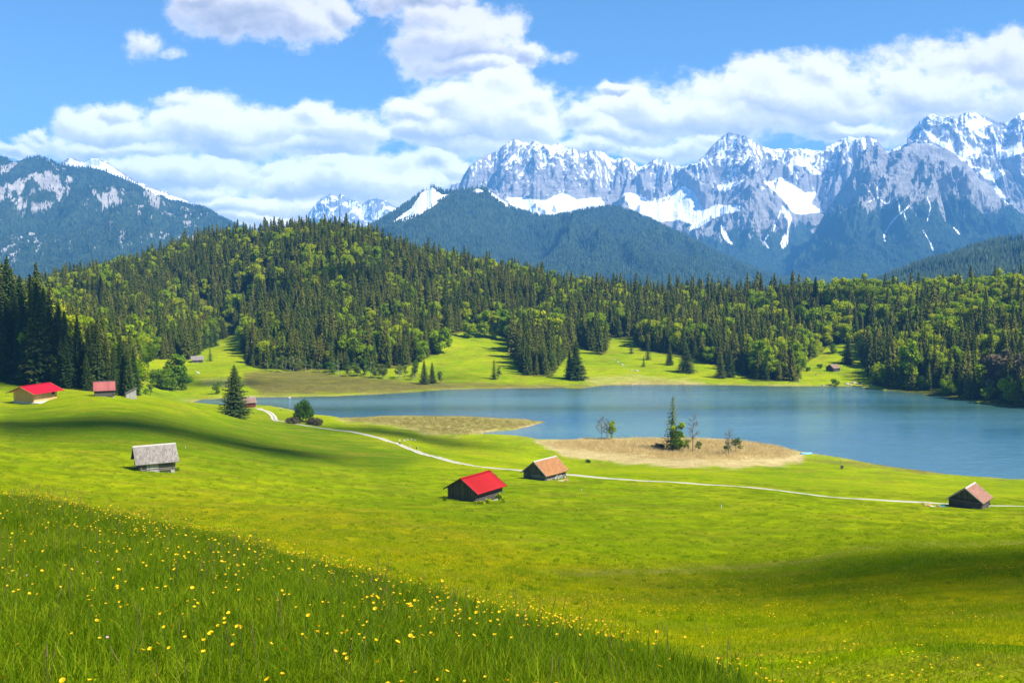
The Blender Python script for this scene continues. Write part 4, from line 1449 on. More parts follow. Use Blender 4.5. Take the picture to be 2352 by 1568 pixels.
def instancer(name, protos, pts, rotz, scl, idx, kind='stuff', tilt=None):
    """Many copies of a few shapes as ONE mass object: points that carry turn, size and shape number."""
    n = len(pts)
    me = bpy.data.meshes.new(name)
    me.vertices.add(n)
    me.vertices.foreach_set('co', np.asarray(pts, dtype=np.float32).ravel())
    rot = np.zeros((n, 3), dtype=np.float32)
    rot[:, 2] = rotz
    if tilt is not None:
        rot[:, :2] = tilt
    a = me.attributes.new('turn', 'FLOAT_VECTOR', 'POINT')
    a.data.foreach_set('vector', rot.ravel())
    s3 = np.asarray(scl, dtype=np.float32)
    if s3.ndim == 1:
        s3 = np.repeat(s3[:, None], 3, 1)
    a = me.attributes.new('size', 'FLOAT_VECTOR', 'POINT')
    a.data.foreach_set('vector', s3.ravel())
    a = me.attributes.new('shape', 'INT', 'POINT')
    a.data.foreach_set('value', np.asarray(idx, dtype=np.int32))
    o = bpy.data.objects.new(name, me)
    COL.objects.link(o)
    g = bpy.data.node_groups.new(name + "_scatter", 'GeometryNodeTree')
    g.interface.new_socket("Geometry", in_out='INPUT', socket_type='NodeSocketGeometry')
    g.interface.new_socket("Geometry", in_out='OUTPUT', socket_type='NodeSocketGeometry')
    nd, lk = g.nodes, g.links
    gi, go = nd.new('NodeGroupInput'), nd.new('NodeGroupOutput')
    jn = nd.new('GeometryNodeJoinGeometry')
    for me_p in protos:
        po = bpy.data.objects.new(me_p.name + "_shape", me_p)
        oi = nd.new('GeometryNodeObjectInfo')
        oi.inputs['Object'].default_value = po
        oi.inputs['As Instance'].default_value = False
        gti = nd.new('GeometryNodeGeometryToInstance')
        lk.new(oi.outputs['Geometry'], gti.inputs[0])
        lk.new(gti.outputs[0], jn.inputs[0])
    iop = nd.new('GeometryNodeInstanceOnPoints')
    lk.new(gi.outputs[0], iop.inputs['Points'])
    lk.new(jn.outputs[0], iop.inputs['Instance'])
    iop.inputs['Pick Instance'].default_value = True

    def named(nm, typ):
        q = nd.new('GeometryNodeInputNamedAttribute')
        q.data_type = typ
        q.inputs['Name'].default_value = nm
        return q.outputs['Attribute']
    e2r = nd.new('FunctionNodeEulerToRotation')
    lk.new(named('turn', 'FLOAT_VECTOR'), e2r.inputs[0])
    lk.new(e2r.outputs[0], iop.inputs['Rotation'])
    lk.new(named('size', 'FLOAT_VECTOR'), iop.inputs['Scale'])
    lk.new(named('shape', 'INT'), iop.inputs['Instance Index'])
    lk.new(iop.outputs[0], go.inputs[0])
    mod = o.modifiers.new("scatter", 'NODES')
    mod.node_group = g
    tag(o, kind=kind)
    return o


for kind, protos, bh in ((0, SPRUCES, 20.0), (1, BEECHES, 16.0)):
    sel = np.nonzero((KIND == kind) & ~IND & (clears(TX, TY, TZ, HT * 1.2) | ~_in))[0]
    n = len(sel)
    s = HT[sel] / bh
    wv = RNG.uniform(0.88, 1.18, n)
    instancer("forest", protos, np.stack([TX[sel], TY[sel], TZ[sel] - 0.3], -1), RNG.random(n) * 6.28, np.stack([s * wv, s * wv, s], -1), RNG.integers(0, len(protos), n))
    print('forest mass', kind, n)

# ------------------------------------------------------------------ huts
def wood_material(name, lo, hi, green=0.0, grain=(14, 14, 2.0)):
    m, t, bs = material(name)
    tc = t.node('ShaderNodeTexCoord')
    p = tc.outputs['Object']
    n = t.noise(t.vmath('MULTIPLY', p, grain), 1.0, 6, 0.65)
    blot = t.noise(p, 0.9, 4, 0.6)
    f = t.math('ADD', t.math('MULTIPLY', n, 0.6), t.math('MULTIPLY', blot, 0.4))
    f = t.math('ADD', f, t.math('MULTIPLY_ADD', t.attr('board').outputs['Fac'], 0.26, -0.13))
    col = t.ramp(f, [(0.30, lo), (0.70, hi)])
    if green:
        col = t.mix(t.math('MULTIPLY', t.smooth(blot, 0.45, 0.7), green), col, (0.06, 0.085, 0.035))
    t.put(bs.inputs['Base Color'], col)
    bs.inputs['Roughness'].default_value = 0.9
    b = t.node('ShaderNodeBump')
    b.inputs['Strength'].default_value = 0.4
    b.inputs['Distance'].default_value = 0.02
    t.put(b.inputs['Height'], n)
    t.l.new(b.outputs[0], bs.inputs['Normal'])
    return m


M_LOG = wood_material("weathered_logs", (0.085, 0.072, 0.062), (0.27, 0.235, 0.21))
M_LOG_DARK = wood_material("dark_logs", (0.04, 0.036, 0.034), (0.14, 0.125, 0.115))
M_BOARD = wood_material("mossy_boards", (0.035, 0.034, 0.028), (0.135, 0.125, 0.095), green=0.55)
M_BOARD_GREY = wood_material("silver_grey_boards", (0.22, 0.21, 0.20), (0.48, 0.46, 0.44))
M_NEWWOOD = wood_material("fresh_larch_boards", (0.50, 0.30, 0.105), (0.68, 0.44, 0.19))
M_REDWOOD = wood_material("reddish_boards", (0.13, 0.03, 0.02), (0.24, 0.06, 0.04))
M_EDGE = wood_material("pale_bargeboard", (0.34, 0.32, 0.29), (0.55, 0.53, 0.49))
M_DARKEDGE = wood_material("dark_bargeboard", (0.05, 0.04, 0.035), (0.13, 0.105, 0.09))
M_STONE = simple("field_stone", (0.34, 0.32, 0.29), 0.95, 0.4, 2.5, 0.5)
M_CONCRETE = simple("concrete", (0.52, 0.49, 0.43), 0.9, 0.12, 1.2)
M_DARK = simple("painted_opening_shade", (0.012, 0.011, 0.010), 0.95, 0.2)


def roof_material(name, lo, hi, mode, rough=0.7, spec=0.25):
    m, t, bs = material(name)
    tc = t.node('ShaderNodeTexCoord')
    p = tc.outputs['Object']
    n = t.noise(p, 1.4, 6, 0.7)
    cell = t.attr('board').outputs['Fac']
    f = t.math('ADD', t.math('MULTIPLY', n, 0.5), t.math('MULTIPLY', cell, 0.5))
    col = t.ramp(f, [(0.22, lo), (0.78, hi)])
    if mode == 'tile':
        col = t.mix(t.math('MULTIPLY', t.smooth(t.noise(p, 2.6, 5, 0.7), 0.56, 0.72), 0.5), col, (0.20, 0.19, 0.10))
    t.put(bs.inputs['Base Color'], col)
    bs.inputs['Roughness'].default_value = rough
    bs.inputs['Specular IOR Level'].default_value = spec
    return m


M_REDROOF = roof_material("red_sheet_roof", (0.25, 0.007, 0.009), (0.36, 0.016, 0.016), 'sheet', 0.6, 0.1)
M_BARNROOF = roof_material("crimson_sheet_roof", (0.36, 0.006, 0.018), (0.44, 0.012, 0.028), 'sheet', 0.6, 0.1)
M_FADEROOF = roof_material("faded_red_roof", (0.24, 0.06, 0.055), (0.34, 0.10, 0.09), 'sheet', 0.7)
M_TILE = roof_material("clay_tiles", (0.21, 0.090, 0.034), (0.38, 0.18, 0.072), 'tile', 0.8)
M_TILE_OLD = roof_material("weathered_clay_tiles", (0.19, 0.085, 0.062), (0.32, 0.175, 0.125), 'tile', 0.8)
M_SHINGLE = roof_material("grey_shingles", (0.145, 0.13, 0.12), (0.285, 0.255, 0.24), 'shingle', 0.85)
M_BROWNROOF = roof_material("brown_board_roof", (0.16, 0.10, 0.08), (0.28, 0.19, 0.155), 'shingle', 0.85)


def boards_mesh(mb_faces, name, mat, parent):
    """mb_faces: list of (MB, tint) pieces joined into one mesh with a face attribute that varies board by board."""
    V, F, T = [], [], []
    for mb, t in mb_faces:
        o = len(V)
        V += mb.v
        F += [tuple(i + o for i in f) for f in mb.f]
        T += [t] * len(mb.f)
    me = bpy.data.meshes.new(name)
    me.from_pydata(V, [], F)
    a = me.attributes.new('board', 'FLOAT', 'FACE')
    a.data.foreach_set('value', np.array(T, dtype=np.float32))
    me.materials.append(mat)
    me.update()
    o = bpy.data.objects.new(name, me)
    COL.objects.link(o)
    if parent:
        o.parent = parent
    return o


def log_wall(p0, p1, z0, z1, parent, mat, rng, d=0.25, out=0.28, phase=0.0):
    """Stacked round logs from p0 to p1, their ends crossing past the corner."""
    p0, p1 = Vector(p0), Vector(p1)
    dr = (p1 - p0).normalized()
    pieces = []
    z = z0 + d / 2 + phase * d
    while z < z1:
        mb = MB()
        r = d * 0.53 * rng.uniform(0.93, 1.05)
        e0, e1 = out * rng.uniform(0.7, 1.2), out * rng.uniform(0.7, 1.2)
        a, b = p0 - dr * e0, p1 + dr * e1
        dz = rng.uniform(-0.012, 0.012)
        mb.tube([(a.x, a.y, z + dz), ((a.x + b.x) / 2, (a.y + b.y) / 2, z), (b.x, b.y, z - dz)], [r, r * 0.98, r], 8)
        pieces.append((mb, rng.random()))
        z += d
    return boards_mesh(pieces, "log_wall", mat, parent)


def board_panel(name, p0, p1, zlo, ztop, parent, mat, rng, bw=0.2, th=0.045):
    """Upright boards from p0 to p1; ztop(s) gives the height at distance s (a gable when it slopes)."""
    p0, p1 = Vector(p0), Vector(p1)
    L = (p1 - p0).length
    dr = (p1 - p0) / L
    nr = Vector((dr.y, -dr.x, 0))
    n = max(2, int(L / bw))
    w = L / n
    pieces = []
    for i in range(n):
        s0, s1 = i * w + 0.008, (i + 1) * w - 0.008
        off = rng.uniform(0, 0.018)
        zb = zlo - rng.uniform(0, 0.04)
        t0, t1 = ztop(s0), ztop(s1)
        if max(t0, t1) < zb + 0.03:
            continue
        q = []
        for o in (off, off - th):
            for s, z in ((s0, zb), (s1, zb), (s1, max(t1, zb + .01)), (s0, max(t0, zb + .01))):
                q.append(p0 + dr * s + nr * o + Vector((0, 0, z)))
        mb = MB()
        mb.add(q, [(0, 1, 2, 3), (7, 6, 5, 4), (0, 4, 5, 1), (1, 5, 6, 2), (2, 6, 7, 3), (3, 7, 4, 0)])
        pieces.append((mb, rng.random()))
    return boards_mesh(pieces, name, mat, parent)


def roof_panel(W, L, eave, rise, oe, og, side, kind, parent, mat, rng, sag=0.0):
    """One slope of the roof. side +1: falls towards +x. Corrugated sheet, stepped tiles or shingles, with a real thickness."""
    half = W / 2 + oe
    slope = math.hypot(half, rise * half / (W / 2))
    pitch = rise / (W / 2)
    y0, y1 = -L / 2 - og, L / 2 + og
    if kind == 'sheet':
        ny, nx = int((y1 - y0) / 0.045), 8
    elif kind == 'tile':
        ny, nx = int((y1 - y0) / 0.10), int(slope / 0.30) * 2
    else:
        ny, nx = int((y1 - y0) / 0.16), int(slope / 0.42) * 2
    ys = np.linspace(y0, y1, ny + 1)
    xs = np.linspace(0, 1, nx + 1)
    if kind != 'sheet':
        # courses: each course starts a step above the one below it
        k = nx // 2
        xs = np.array([v for i in range(k) for v in (i / k, (i + 1) / k - 1e-4)])
    top = []
    for i, x in enumerate(xs):
        hx = x * half
        zz = eave + rise - pitch * hx
        row = []
        for y in ys:
            d = 0.0
            if kind == 'sheet':
                d = 0.018 * math.sin((y - y0) * 2 * math.pi / 0.18)
            elif kind == 'tile':
                d = (0.035 if i % 2 else 0.0) + 0.018 * abs(math.sin((y - y0) * math.pi / 0.2)) + rng.uniform(-.006, .006)
            else:
                d = (0.03 if i % 2 else 0.0) + rng.uniform(-.01, .01)
            dz = d - sag * math.sin(math.pi * (y - y0) / (y1 - y0)) * (1 - 0.3 * x)
            row.append((side * hx, y, zz + 0.10 + dz))
        top.append(row)
    top = np.array(top)
    nr, nc = top.shape[0], top.shape[1]
    F = grid_faces(nr, nc)
    if side > 0:
        F = F[:, ::-1]
    bot = top.copy()
    bot[..., 2] = np.array([eave + rise - pitch * x * half for x in xs])[:, None] + 0.02 - sag * np.sin(np.pi * (ys - y0) / (y1 - y0))[None]
    V = np.concatenate([top.reshape(-1, 3), bot.reshape(-1, 3)])
    N = nr * nc
    rim = [j for j in range(nc)] + [i * nc + nc - 1 for i in range(1, nr)] + [(nr - 1) * nc + j for j in range(nc - 2, -1, -1)] + [i * nc for i in range(nr - 2, 0, -1)]
    R_ = [[rim[i], rim[(i + 1) % len(rim)], rim[(i + 1) % len(rim)] + N, rim[i] + N] for i in range(len(rim))]
    F2 = np.concatenate([F, F[:, ::-1] + N, np.array(R_)])
    nrow, ncol = nr - 1, nc - 1
    if kind == 'sheet':
        cell = np.repeat(rng.random(ncol // 20 + 1), 20)[:ncol]
        tint = np.repeat(cell[None], nrow, 0) * 0.6 + 0.2
    elif kind == 'tile':
        tint = np.repeat(np.repeat(rng.random((nrow // 2 + 1, ncol // 2 + 1)), 2, 0)[:nrow], 2, 1)[:, :ncol]
    else:
        tint = np.repeat(rng.random((nrow // 2 + 1, ncol)), 2, 0)[:nrow]
    tint = tint.ravel()
    T = np.concatenate([tint, tint, np.full(len(R_), 0.4)])
    return mesh_np("roof_panel", V, F2, mat, attrs={'board': ('FACE', T)}, parent=parent)


def bargeboards(W, L, eave, rise, oe, og, parent, mat, h=0.16, ridge=True, ridge_mat=None, ends=(-1, 1)):
    half = W / 2 + oe
    pitch = rise / (W / 2)
    for e in ends:
        for s in (-1, 1):
            y = e * (L / 2 + og + 0.022)
            a, b = Vector((0, y, eave + rise + 0.09)), Vector((s * (half + 0.03), y, eave + rise - pitch * (half + 0.03) + 0.09))
            q = []
            for yy in (-0.02, 0.02):
                q += [a + Vector((0, yy, 0.06)), b + Vector((0, yy, 0.06)), b + Vector((0, yy, -h)), a + Vector((0, yy, -h))]
            mb = MB()
            mb.add(q, [(0, 1, 2, 3), (7, 6, 5, 4), (0, 4, 5, 1), (1, 5, 6, 2), (2, 6, 7, 3), (3, 7, 4, 0)])
            mb.build("bargeboard", mat, parent)
    if ridge:
        mb = MB()
        y0, y1 = -L / 2 - og - 0.05, L / 2 + og + 0.05
        z = eave + rise + 0.15
        q = []
        for y in (y0, y1):
            q += [(0, y, z + 0.05), (0.2, y, z + 0.05 - 0.2 * pitch), (0.2, y, z + 0.01 - 0.2 * pitch), (0, y, z + 0.0), (-0.2, y, z + 0.01 - 0.2 * pitch), (-0.2, y, z + 0.05 - 0.2 * pitch)]
        fs = [(i, (i + 1) % 6, (i + 1) % 6 + 6, i + 6) for i in range(6)] + [(5, 4, 3, 2, 1, 0), (6, 7, 8, 9, 10, 11)]
        mb.add(q, fs)
        mb.build("ridge_cap", ridge_mat or mat, parent)


def foundation(W, L, parent, mat, rng, stone=True, depth=1.3):
    mb = MB()
    if stone:
        for sx, sy in ((-1, -1), (1, -1), (1, 1), (-1, 1), (0, -1), (0, 1), (-1, 0), (1, 0)):
            s = rng.uniform(0.45, 0.62)
            mb.box((sx * (W / 2 - 0.1), sy * (L / 2 - 0.1), -depth / 2 + 0.08), (s, s, depth), Matrix.Rotation(rng.uniform(-.3, .3), 3, 'Z'))
        mb.box((0, 0, -depth / 2), (W - 0.35, L - 0.35, depth - 0.04))
    else:
        mb.box((0, 0, -depth / 2 + 0.1), (W + 0.12, L + 0.12, depth))
    return mb.build("foundation", mat, parent)


def hut_root(name, px, Y, rz, W, L, label, cat):
    X = px_cE(px, 900)[0] * Y
    c, s = math.cos(rz), math.sin(rz)
    zs = [float(H(X + c * a - s * b, Y + s * a + c * b)) for a in (-W / 2, W / 2) for b in (-L / 2, L / 2)]
    z = 0.5 * (np.mean(zs) + max(zs))
    o = empty(name, (X, Y, z), rz)
    return tag(o, label, cat)


def log_hut(px, Y, rz, W, L, eave, rise, label, roof, roof_mat, oe=0.6, og=0.55, log_mat=None, board_mat=None, edge=None, lower=None, gable_full=False, door=None, seed=1, edge_h=0.16, sag=0.0, ridge_mat=None, name="hay_hut"):
    rng = np.random.default_rng(seed)
    root = hut_root(name, px, Y, rz, W, L, label, 'hut')
    log_mat, board_mat, edge = log_mat or M_LOG, board_mat or M_BOARD, edge or M_EDGE
    lw = eave if lower is None else lower
    pitch = rise / (W / 2)
    hx, hy = W / 2, L / 2
    foundation(W, L, root, M_STONE, rng)
    for s in (-1, 1):
        log_wall((s * hx, -hy, 0), (s * hx, hy, 0), 0.02, eave, root, log_mat, rng)
    zt = lambda s: eave + rise * (1 - abs(s - W / 2) / (W / 2)) - 0.02
    for e in (-1, 1):
        y = e * hy
        a, b = ((-hx, y, 0), (hx, y, 0)) if e < 0 else ((hx, y, 0), (-hx, y, 0))
        if not gable_full:
            log_wall(a, b, 0.02, lw, root, log_mat, rng, phase=0.5)
        a2, b2 = (Vector(a) + Vector((0, e * 0.13, 0)), Vector(b) + Vector((0, e * 0.13, 0)))
        board_panel("gable_boarding", a2, b2, 0.0 if gable_full else lw + 0.02, zt, root, board_mat, rng)
    # purlin ends under the verge
    for k, x in enumerate((0.0, -hx * 0.98, hx * 0.98)):
        mb = MB()
        mb.tube([(x, -hy - og * 0.85, eave + rise - pitch * abs(x) - 0.10), (x, hy + og * 0.85, eave + rise - pitch * abs(x) - 0.10)], [0.085, 0.085], 8)
        mb.build("purlin", log_mat, root)
    if door:
        face, at_, dw, dh = door
        dr = empty("door", (0, 0, 0), 0, root)
        if face == 'gable':
            p, q = Vector((at_ - dw / 2, -hy - 0.19, 0)), Vector((at_ + dw / 2, -hy - 0.19, 0))
        else:
            p, q = Vector((hx + 0.19, at_ - dw / 2, 0)), Vector((hx + 0.19, at_ + dw / 2, 0))
        bpy.data.objects.remove(dr)
        d_ = board_panel("door", p, q, 0.12, lambda s: dh, root, M_BOARD_GREY if face != 'gable' else M_BOARD, rng, bw=0.24)
        mb = MB()
        nr = Vector((0, -0.03, 0)) if face == 'gable' else Vector((0.03, 0, 0))
        for z in (dh * 0.25, dh * 0.8):
            c = (p + q) / 2 + nr + Vector((0, 0, z))
            mb.box(c, (dw, 0.03, 0.1) if face == 'gable' else (0.03, dw, 0.1))
        mb.build("door_batten", M_LOG_DARK, d_)
    for s in (-1, 1):
        roof_panel(W, L, eave, rise, oe, og, s, roof, root, roof_mat, rng, sag)
    bargeboards(W, L, eave, rise, oe, og, root, edge, edge_h, True, ridge_mat)
    return root


D2 = math.radians
log_hut(1091, 153.5, D2(-36), 5.2, 6.3, 2.0, 1.55, "dark wooden hay hut with a bright red corrugated roof, plants growing along its wall", 'sheet', M_REDROOF, oe=0.75, og=0.55, log_mat=M_LOG_DARK, board_mat=M_BOARD, edge=M_DARKEDGE, gable_full=True, seed=1, ridge_mat=M_REDROOF)
log_hut(1252, 198.5, D2(-39), 5.2, 6.3, 1.6, 2.05, "log hay hut with an orange clay tile roof beside the gravel path", 'tile', M_TILE, oe=0.62, og=0.6, lower=1.25, door=('gable', -1.5, 1.0, 1.9), seed=2, sag=0.05, ridge_mat=M_EDGE)
log_hut(2236, 173.5, D2(-39.5), 5.0, 4.9, 1.75, 1.85, "log hay hut with a weathered reddish tile roof at the right end of the path", 'tile', M_TILE_OLD, oe=0.6, og=0.6, log_mat=M_LOG_DARK, lower=1.75, seed=3, ridge_mat=M_EDGE)
log_hut(351, 152.5, D2(-62), 4.4, 4.7, 1.75, 1.85, "weathered grey hay hut with a silvery shingle roof, alone on the green slope", 'shingle', M_SHINGLE, oe=0.62, og=0.75, log_mat=M_LOG, board_mat=M_BOARD, edge=M_EDGE, lower=1.7, door=('side', -0.7, 1.7, 1.7), seed=4, edge_h=0.2)
log_hut(240, 292, D2(-68), 4.4, 5.0, 2.2, 2.0, "dark board hut with a faded pinkish red roof in front of the dark wood", 'sheet', M_FADEROOF, oe=0.55, og=0.5, log_mat=M_LOG_DARK, edge=M_DARKEDGE, lower=2.2, seed=5)
log_hut(562, 402, D2(-62), 4.6, 7.0, 2.2, 1.7, "small reddish hut at the lakeside half hidden behind the big spruce", 'shingle', M_BROWNROOF, oe=0.6, og=0.6, log_mat=M_REDWOOD, board_mat=M_REDWOOD, lower=2.2, seed=6)
log_hut(455, 566, D2(-72), 4.4, 5.6, 1.6, 1.6, "far grey hut with a light roof edge on the meadow below the round hill", 'shingle', M_SHINGLE, oe=0.55, og=0.6, log_mat=M_LOG, lower=1.6, seed=7, edge_h=0.22)
log_hut(1912, 528, D2(-55), 4.4, 5.0, 1.9, 1.6, "small brown hut on the clearing across the lake", 'shingle', M_BROWNROOF, oe=0.55, og=0.5, log_mat=M_LOG_DARK, edge=M_DARKEDGE, lower=1.9, seed=8)


def timber_barn():
    rng = np.random.default_rng(21)
    W_, L_, ev, rs, oe, og = 7.8, 8.4, 3.0, 1.45, 1.5, 1.3
    root = hut_root("timber_barn", 81, 291, D2(-22), W_, L_, "new pale larch barn with a crimson roof and wide eaves at the left edge", 'barn')
    foundation(W_, L_, root, M_CONCRETE, rng, stone=False)
    hx, hy = W_ / 2, L_ / 2
    zt = lambda s: ev + rs * (1 - abs(s - W_ / 2) / (W_ / 2)) - 0.02
    flat = lambda s: ev
    board_panel("front_boarding", (-hx, -hy, 0), (hx, -hy, 0), 0.12, zt, root, M_NEWWOOD, rng)
    board_panel("back_boarding", (hx, hy, 0), (-hx, hy, 0), 0.12, zt, root, M_NEWWOOD, rng)
    board_panel("side_boarding", (hx, -hy, 0), (hx, hy, 0), 0.12, flat, root, M_NEWWOOD, rng)
    board_panel("side_boarding", (-hx, hy, 0), (-hx, -hy, 0), 0.12, flat, root, M_NEWWOOD, rng)
    d_ = board_panel("door", (hx + 0.06, hy - 2.0, 0), (hx + 0.06, hy - 0.9, 0), 0.12, lambda s: 1.55, root, M_NEWWOOD, rng)
    mb = MB()
    mb.box((hx + 0.075, hy - 1.45, 1.95), (0.03, 1.0, 0.75))  # flat dark panel, painted as the shaded inside of the doorway
    w_ = mb.build("dark_door_panel", M_DARK, root)
    for s in (-1, 1):
        roof_panel(W_, L_, ev, rs, oe, og, s, 'sheet', root, M_BARNROOF, rng)
    bargeboards(W_, L_, ev, rs, oe, og, root, M_NEWWOOD, 0.22, True, M_BARNROOF)
    for k in range(6):
        mb = MB()
        y = -hy + k * L_ / 5
        for s in (-1, 1):
            p = rs / (W_ / 2)
            mb.tube([(0, y, ev + rs - 0.1), (s * (hx + oe * 0.92), y, ev - p * oe * 0.92 - 0.1)], [0.07, 0.07], 4)
        mb.build("rafter", M_NEWWOOD, root)
    mb = MB()
    mb.box((hx + 1.5, 0.4, -0.35), (3.0, L_ + 2.5, 0.8))
    mb.build("apron_slab", M_CONCRETE, root)
    return root


timber_barn()


def lean_to_shed():
    rng = np.random.default_rng(31)
    W_, L_, z0, z1 = 2.9, 2.4, 1.6, 2.9
    root = hut_root("lean_to_shed", 301, 309, D2(18), W_, L_, "tiny silver grey shed with a single sloping roof at the end of the dark wood", 'shed')
    hx, hy = W_ / 2, L_ / 2
    top = lambda s: z0 + (z1 - z0) * s / W_
    board_panel("front_boarding", (-hx, -hy, 0), (hx, -hy, 0), -0.5, top, root, M_BOARD_GREY, rng)
    board_panel("back_boarding", (hx, hy, 0), (-hx, hy, 0), -0.5, lambda s: top(W_ - s), root, M_BOARD_GREY, rng)
    board_panel("side_boarding", (hx, -hy, 0), (hx, hy, 0), -0.5, lambda s: z1, root, M_BOARD_GREY, rng)
    board_panel("side_boarding", (-hx, hy, 0), (-hx, -hy, 0), -0.5, lambda s: z0, root, M_BOARD_GREY, rng)
    mb = MB()
    k = (z1 - z0) / W_
    q = []
    for dz in (0.12, 0.03):
        for x, y in ((-hx - .35, -hy - .3), (hx + .35, -hy - .3), (hx + .35, hy + .3), (-hx - .35, hy + .3)):
            q.append((x, y, z0 + k * (x + hx) + dz))
    mb.add(q, [(0, 1, 2, 3), (7, 6, 5, 4), (0, 4, 5, 1), (1, 5, 6, 2), (2, 6, 7, 3), (3, 7, 4, 0)])
    mb.build("roof_panel", M_SHINGLE, root)
    return root


lean_to_shed()

# ------------------------------------------------------------------ single trees and bushes
def solo(kind, px, py_base, py_top, label, cat='tree', width=None, group=None, seed=None, name=None, airy=False):
    """A tree of its own with trunk and crown, standing where its foot shows in the photograph."""
    g = ground_at(px, py_base, 90)
    Hh = (py_base - py_top) / FPX * g.y * 1.02
    seed = seed or int(px * 7 + py_base * 3)
    wd = (width / FPX * g.y) if width else None
    names = {'spruce': 'spruce_tree', 'beech': 'broadleaf_tree', 'birch': 'birch_tree', 'bush': 'bush', 'bare': 'bare_tree', 'brown': 'broadleaf_tree', 'leaf': 'broadleaf_tree'}
    root = empty(name or names[kind], (g.x, g.y, g.z - 0.15), random.uniform(0, 6.28))
    tag(root, label, cat, group)
    big = (py_base - py_top) > 45
    if kind == 'spruce':
        r = (wd * 0.64 if wd else Hh * 0.2)
        kw = dict(whorl=max(0.34, Hh / 44), dens=1.9, spray=max(0.42, Hh / 32), low=0.02) if big else dict(whorl=max(0.3, Hh / 30), dens=1.0, spray=max(.35, Hh / 24), low=0.04)
        if airy:
            kw.update(dens=0.95, whorl=max(0.4, Hh / 30), ragged=0.4)
        V, F, T = spruce_parts(seed, Hh, rmax=r, **kw)
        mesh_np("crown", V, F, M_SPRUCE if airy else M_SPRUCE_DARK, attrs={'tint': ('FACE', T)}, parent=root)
        tv, tf, _ = join_np([tube_np((0, 0, -0.5), (0, 0, Hh * 0.5), Hh * 0.014, Hh * 0.008, 7), tube_np((0, 0, Hh * 0.5), (0, 0, Hh * 0.98), Hh * 0.008, 0.015, 6)])
        mesh_np("trunk", tv, tf, M_BARK, parent=root)
    elif kind == 'bare':
        V, F, T = twig_parts(seed, Hh, spread=(wd / 2 / Hh if wd else 0.3), n1=30)
        mesh_np("trunk", V, F, M_TWIG, parent=root)
    else:
        mat = {'beech': M_BEECH, 'birch': M_BIRCHLEAF, 'bush': M_LEAF, 'brown': M_BROWNLEAF, 'leaf': M_LEAF}[kind]
        bark = M_BIRCH if kind == 'birch' else M_BARK
        wd = (wd or Hh * (0.7 if kind != 'birch' else 0.38)) * 1.08
        lv, wv = broad_parts(seed, Ht=Hh, width=wd, low=(-0.06 if kind == 'bush' else 0.03 if kind != 'birch' else 0.15), lobes=(26 if big else 12), size=max(0.2, Hh * 0.036), per=(17 / max(Hh * .5, 1.5) ** 1.1 if kind != 'birch' else 12 / max(Hh * .5, 1.5) ** 1.1), shape='cone' if kind == 'birch' else 'round')
        mesh_np("crown", lv[0], lv[1], mat, attrs={'tint': ('FACE', lv[2])}, parent=root)
        mesh_np("trunk", wv[0], wv[1], bark, parent=root)
    return root


solo('spruce', 540, 957, 838, "big broad dark spruce standing alone at the lakeside hut", 'spruce', width=70, seed=5)
solo('leaf', 695, 968, 918, "round green tree beside the bend of the gravel path", width=46)
solo('brown', 674, 972, 957, "low brownish scrub on the left foot of the round path-side tree", 'bush', width=30, name='bush')
solo('brown', 722, 976, 960, "low brownish scrub on the right foot of the round path-side tree", 'bush', width=38, name='bush')
solo('spruce', 1544, 1033, 910, "tall slender spruce standing in the tan reed bed", 'spruce', width=52, seed=9, airy=True)
solo('beech', 1557, 1036, 958, "bright green broadleaf tree leaning against the tall reed bed spruce", width=34, seed=4)
solo('bare', 1591, 1040, 944, "bare grey tree right beside the tall reed bed spruce", 'bare tree', width=44)
solo('birch', 1578, 1036, 1005, "thin greenish shrub between the reed bed spruce and the bare tree", 'bush', width=24, name='bush')
solo('birch', 1606, 1037, 1008, "sparse yellowish shrub right of the tall bare tree", 'bush', width=20, name='bush')
solo('bare', 1382, 1010, 954, "bare grey tree at the left end of the reed bed", 'bare tree', width=32)
solo('bare', 1394, 1009, 960, "second bare tree in the little group at the reed bed's left end", 'bare tree', width=22)
solo('beech', 1406, 1009, 960, "small bright green tree beside the two bare trees", width=20, seed=14)
solo('bare', 1674, 1046, 982, "thin pointed tree nearly leafless at the right of the reed bed", 'bare tree', width=30)
solo('birch', 1690, 1040, 1000, "yellow-green bush tree at the right of the reed bed", width=34, name='broadleaf_tree')
solo('brown', 1512, 1030, 1019, "low brown shrub on the left foot of the reed bed spruce", 'bush', width=30, name='bush')
solo('birch', 1668, 1042, 1010, "green bush at the foot of the thin pointed tree", 'bush', width=26, name='bush')
# far shore
solo('leaf', 404, 897, 812, "tall soft green willow at the marsh edge left of the lake tip", width=52, seed=21)
solo('leaf', 384, 896, 842, "lower willow leaning on the tall soft green willow", width=50, seed=22)
solo('leaf', 418, 895, 848, "right hand willow of the marsh edge clump", width=44, seed=23)
solo('bush', 352, 880, 838, "grey-green bush at the far meadow's left edge", 'bush', width=34)
solo('bush', 330, 876, 842, "yellowish round bush beside the dark wood's end", 'bush', width=34)
solo('bush', 346, 908, 868, "pale green young tree beyond the tiny grey shed", 'bush', width=26)
solo('bush', 372, 893, 862, "small light bush between the shed and the willows", 'bush', width=26)
solo('bush', 497, 905, 872, "dark round bush on the brown marsh left of the big spruce", 'bush', width=24)
solo('spruce', 483, 829, 800, "small spruce standing beside the far grey hut", 'spruce', width=15)
for k, (px, b, tp) in enumerate([(472, 800, 758), (484, 797, 752), (495, 794, 750), (462, 806, 766), (451, 812, 772)]):
    solo('spruce', px, b, tp, "dark spruce at the mouth of the meadow valley above the far grey hut", 'spruce', width=18, group="spruces at the mouth of the meadow valley")
solo('spruce', 975, 882, 828, "dark spruce in front of the middle meadow, tallest of three", 'spruce', width=24)
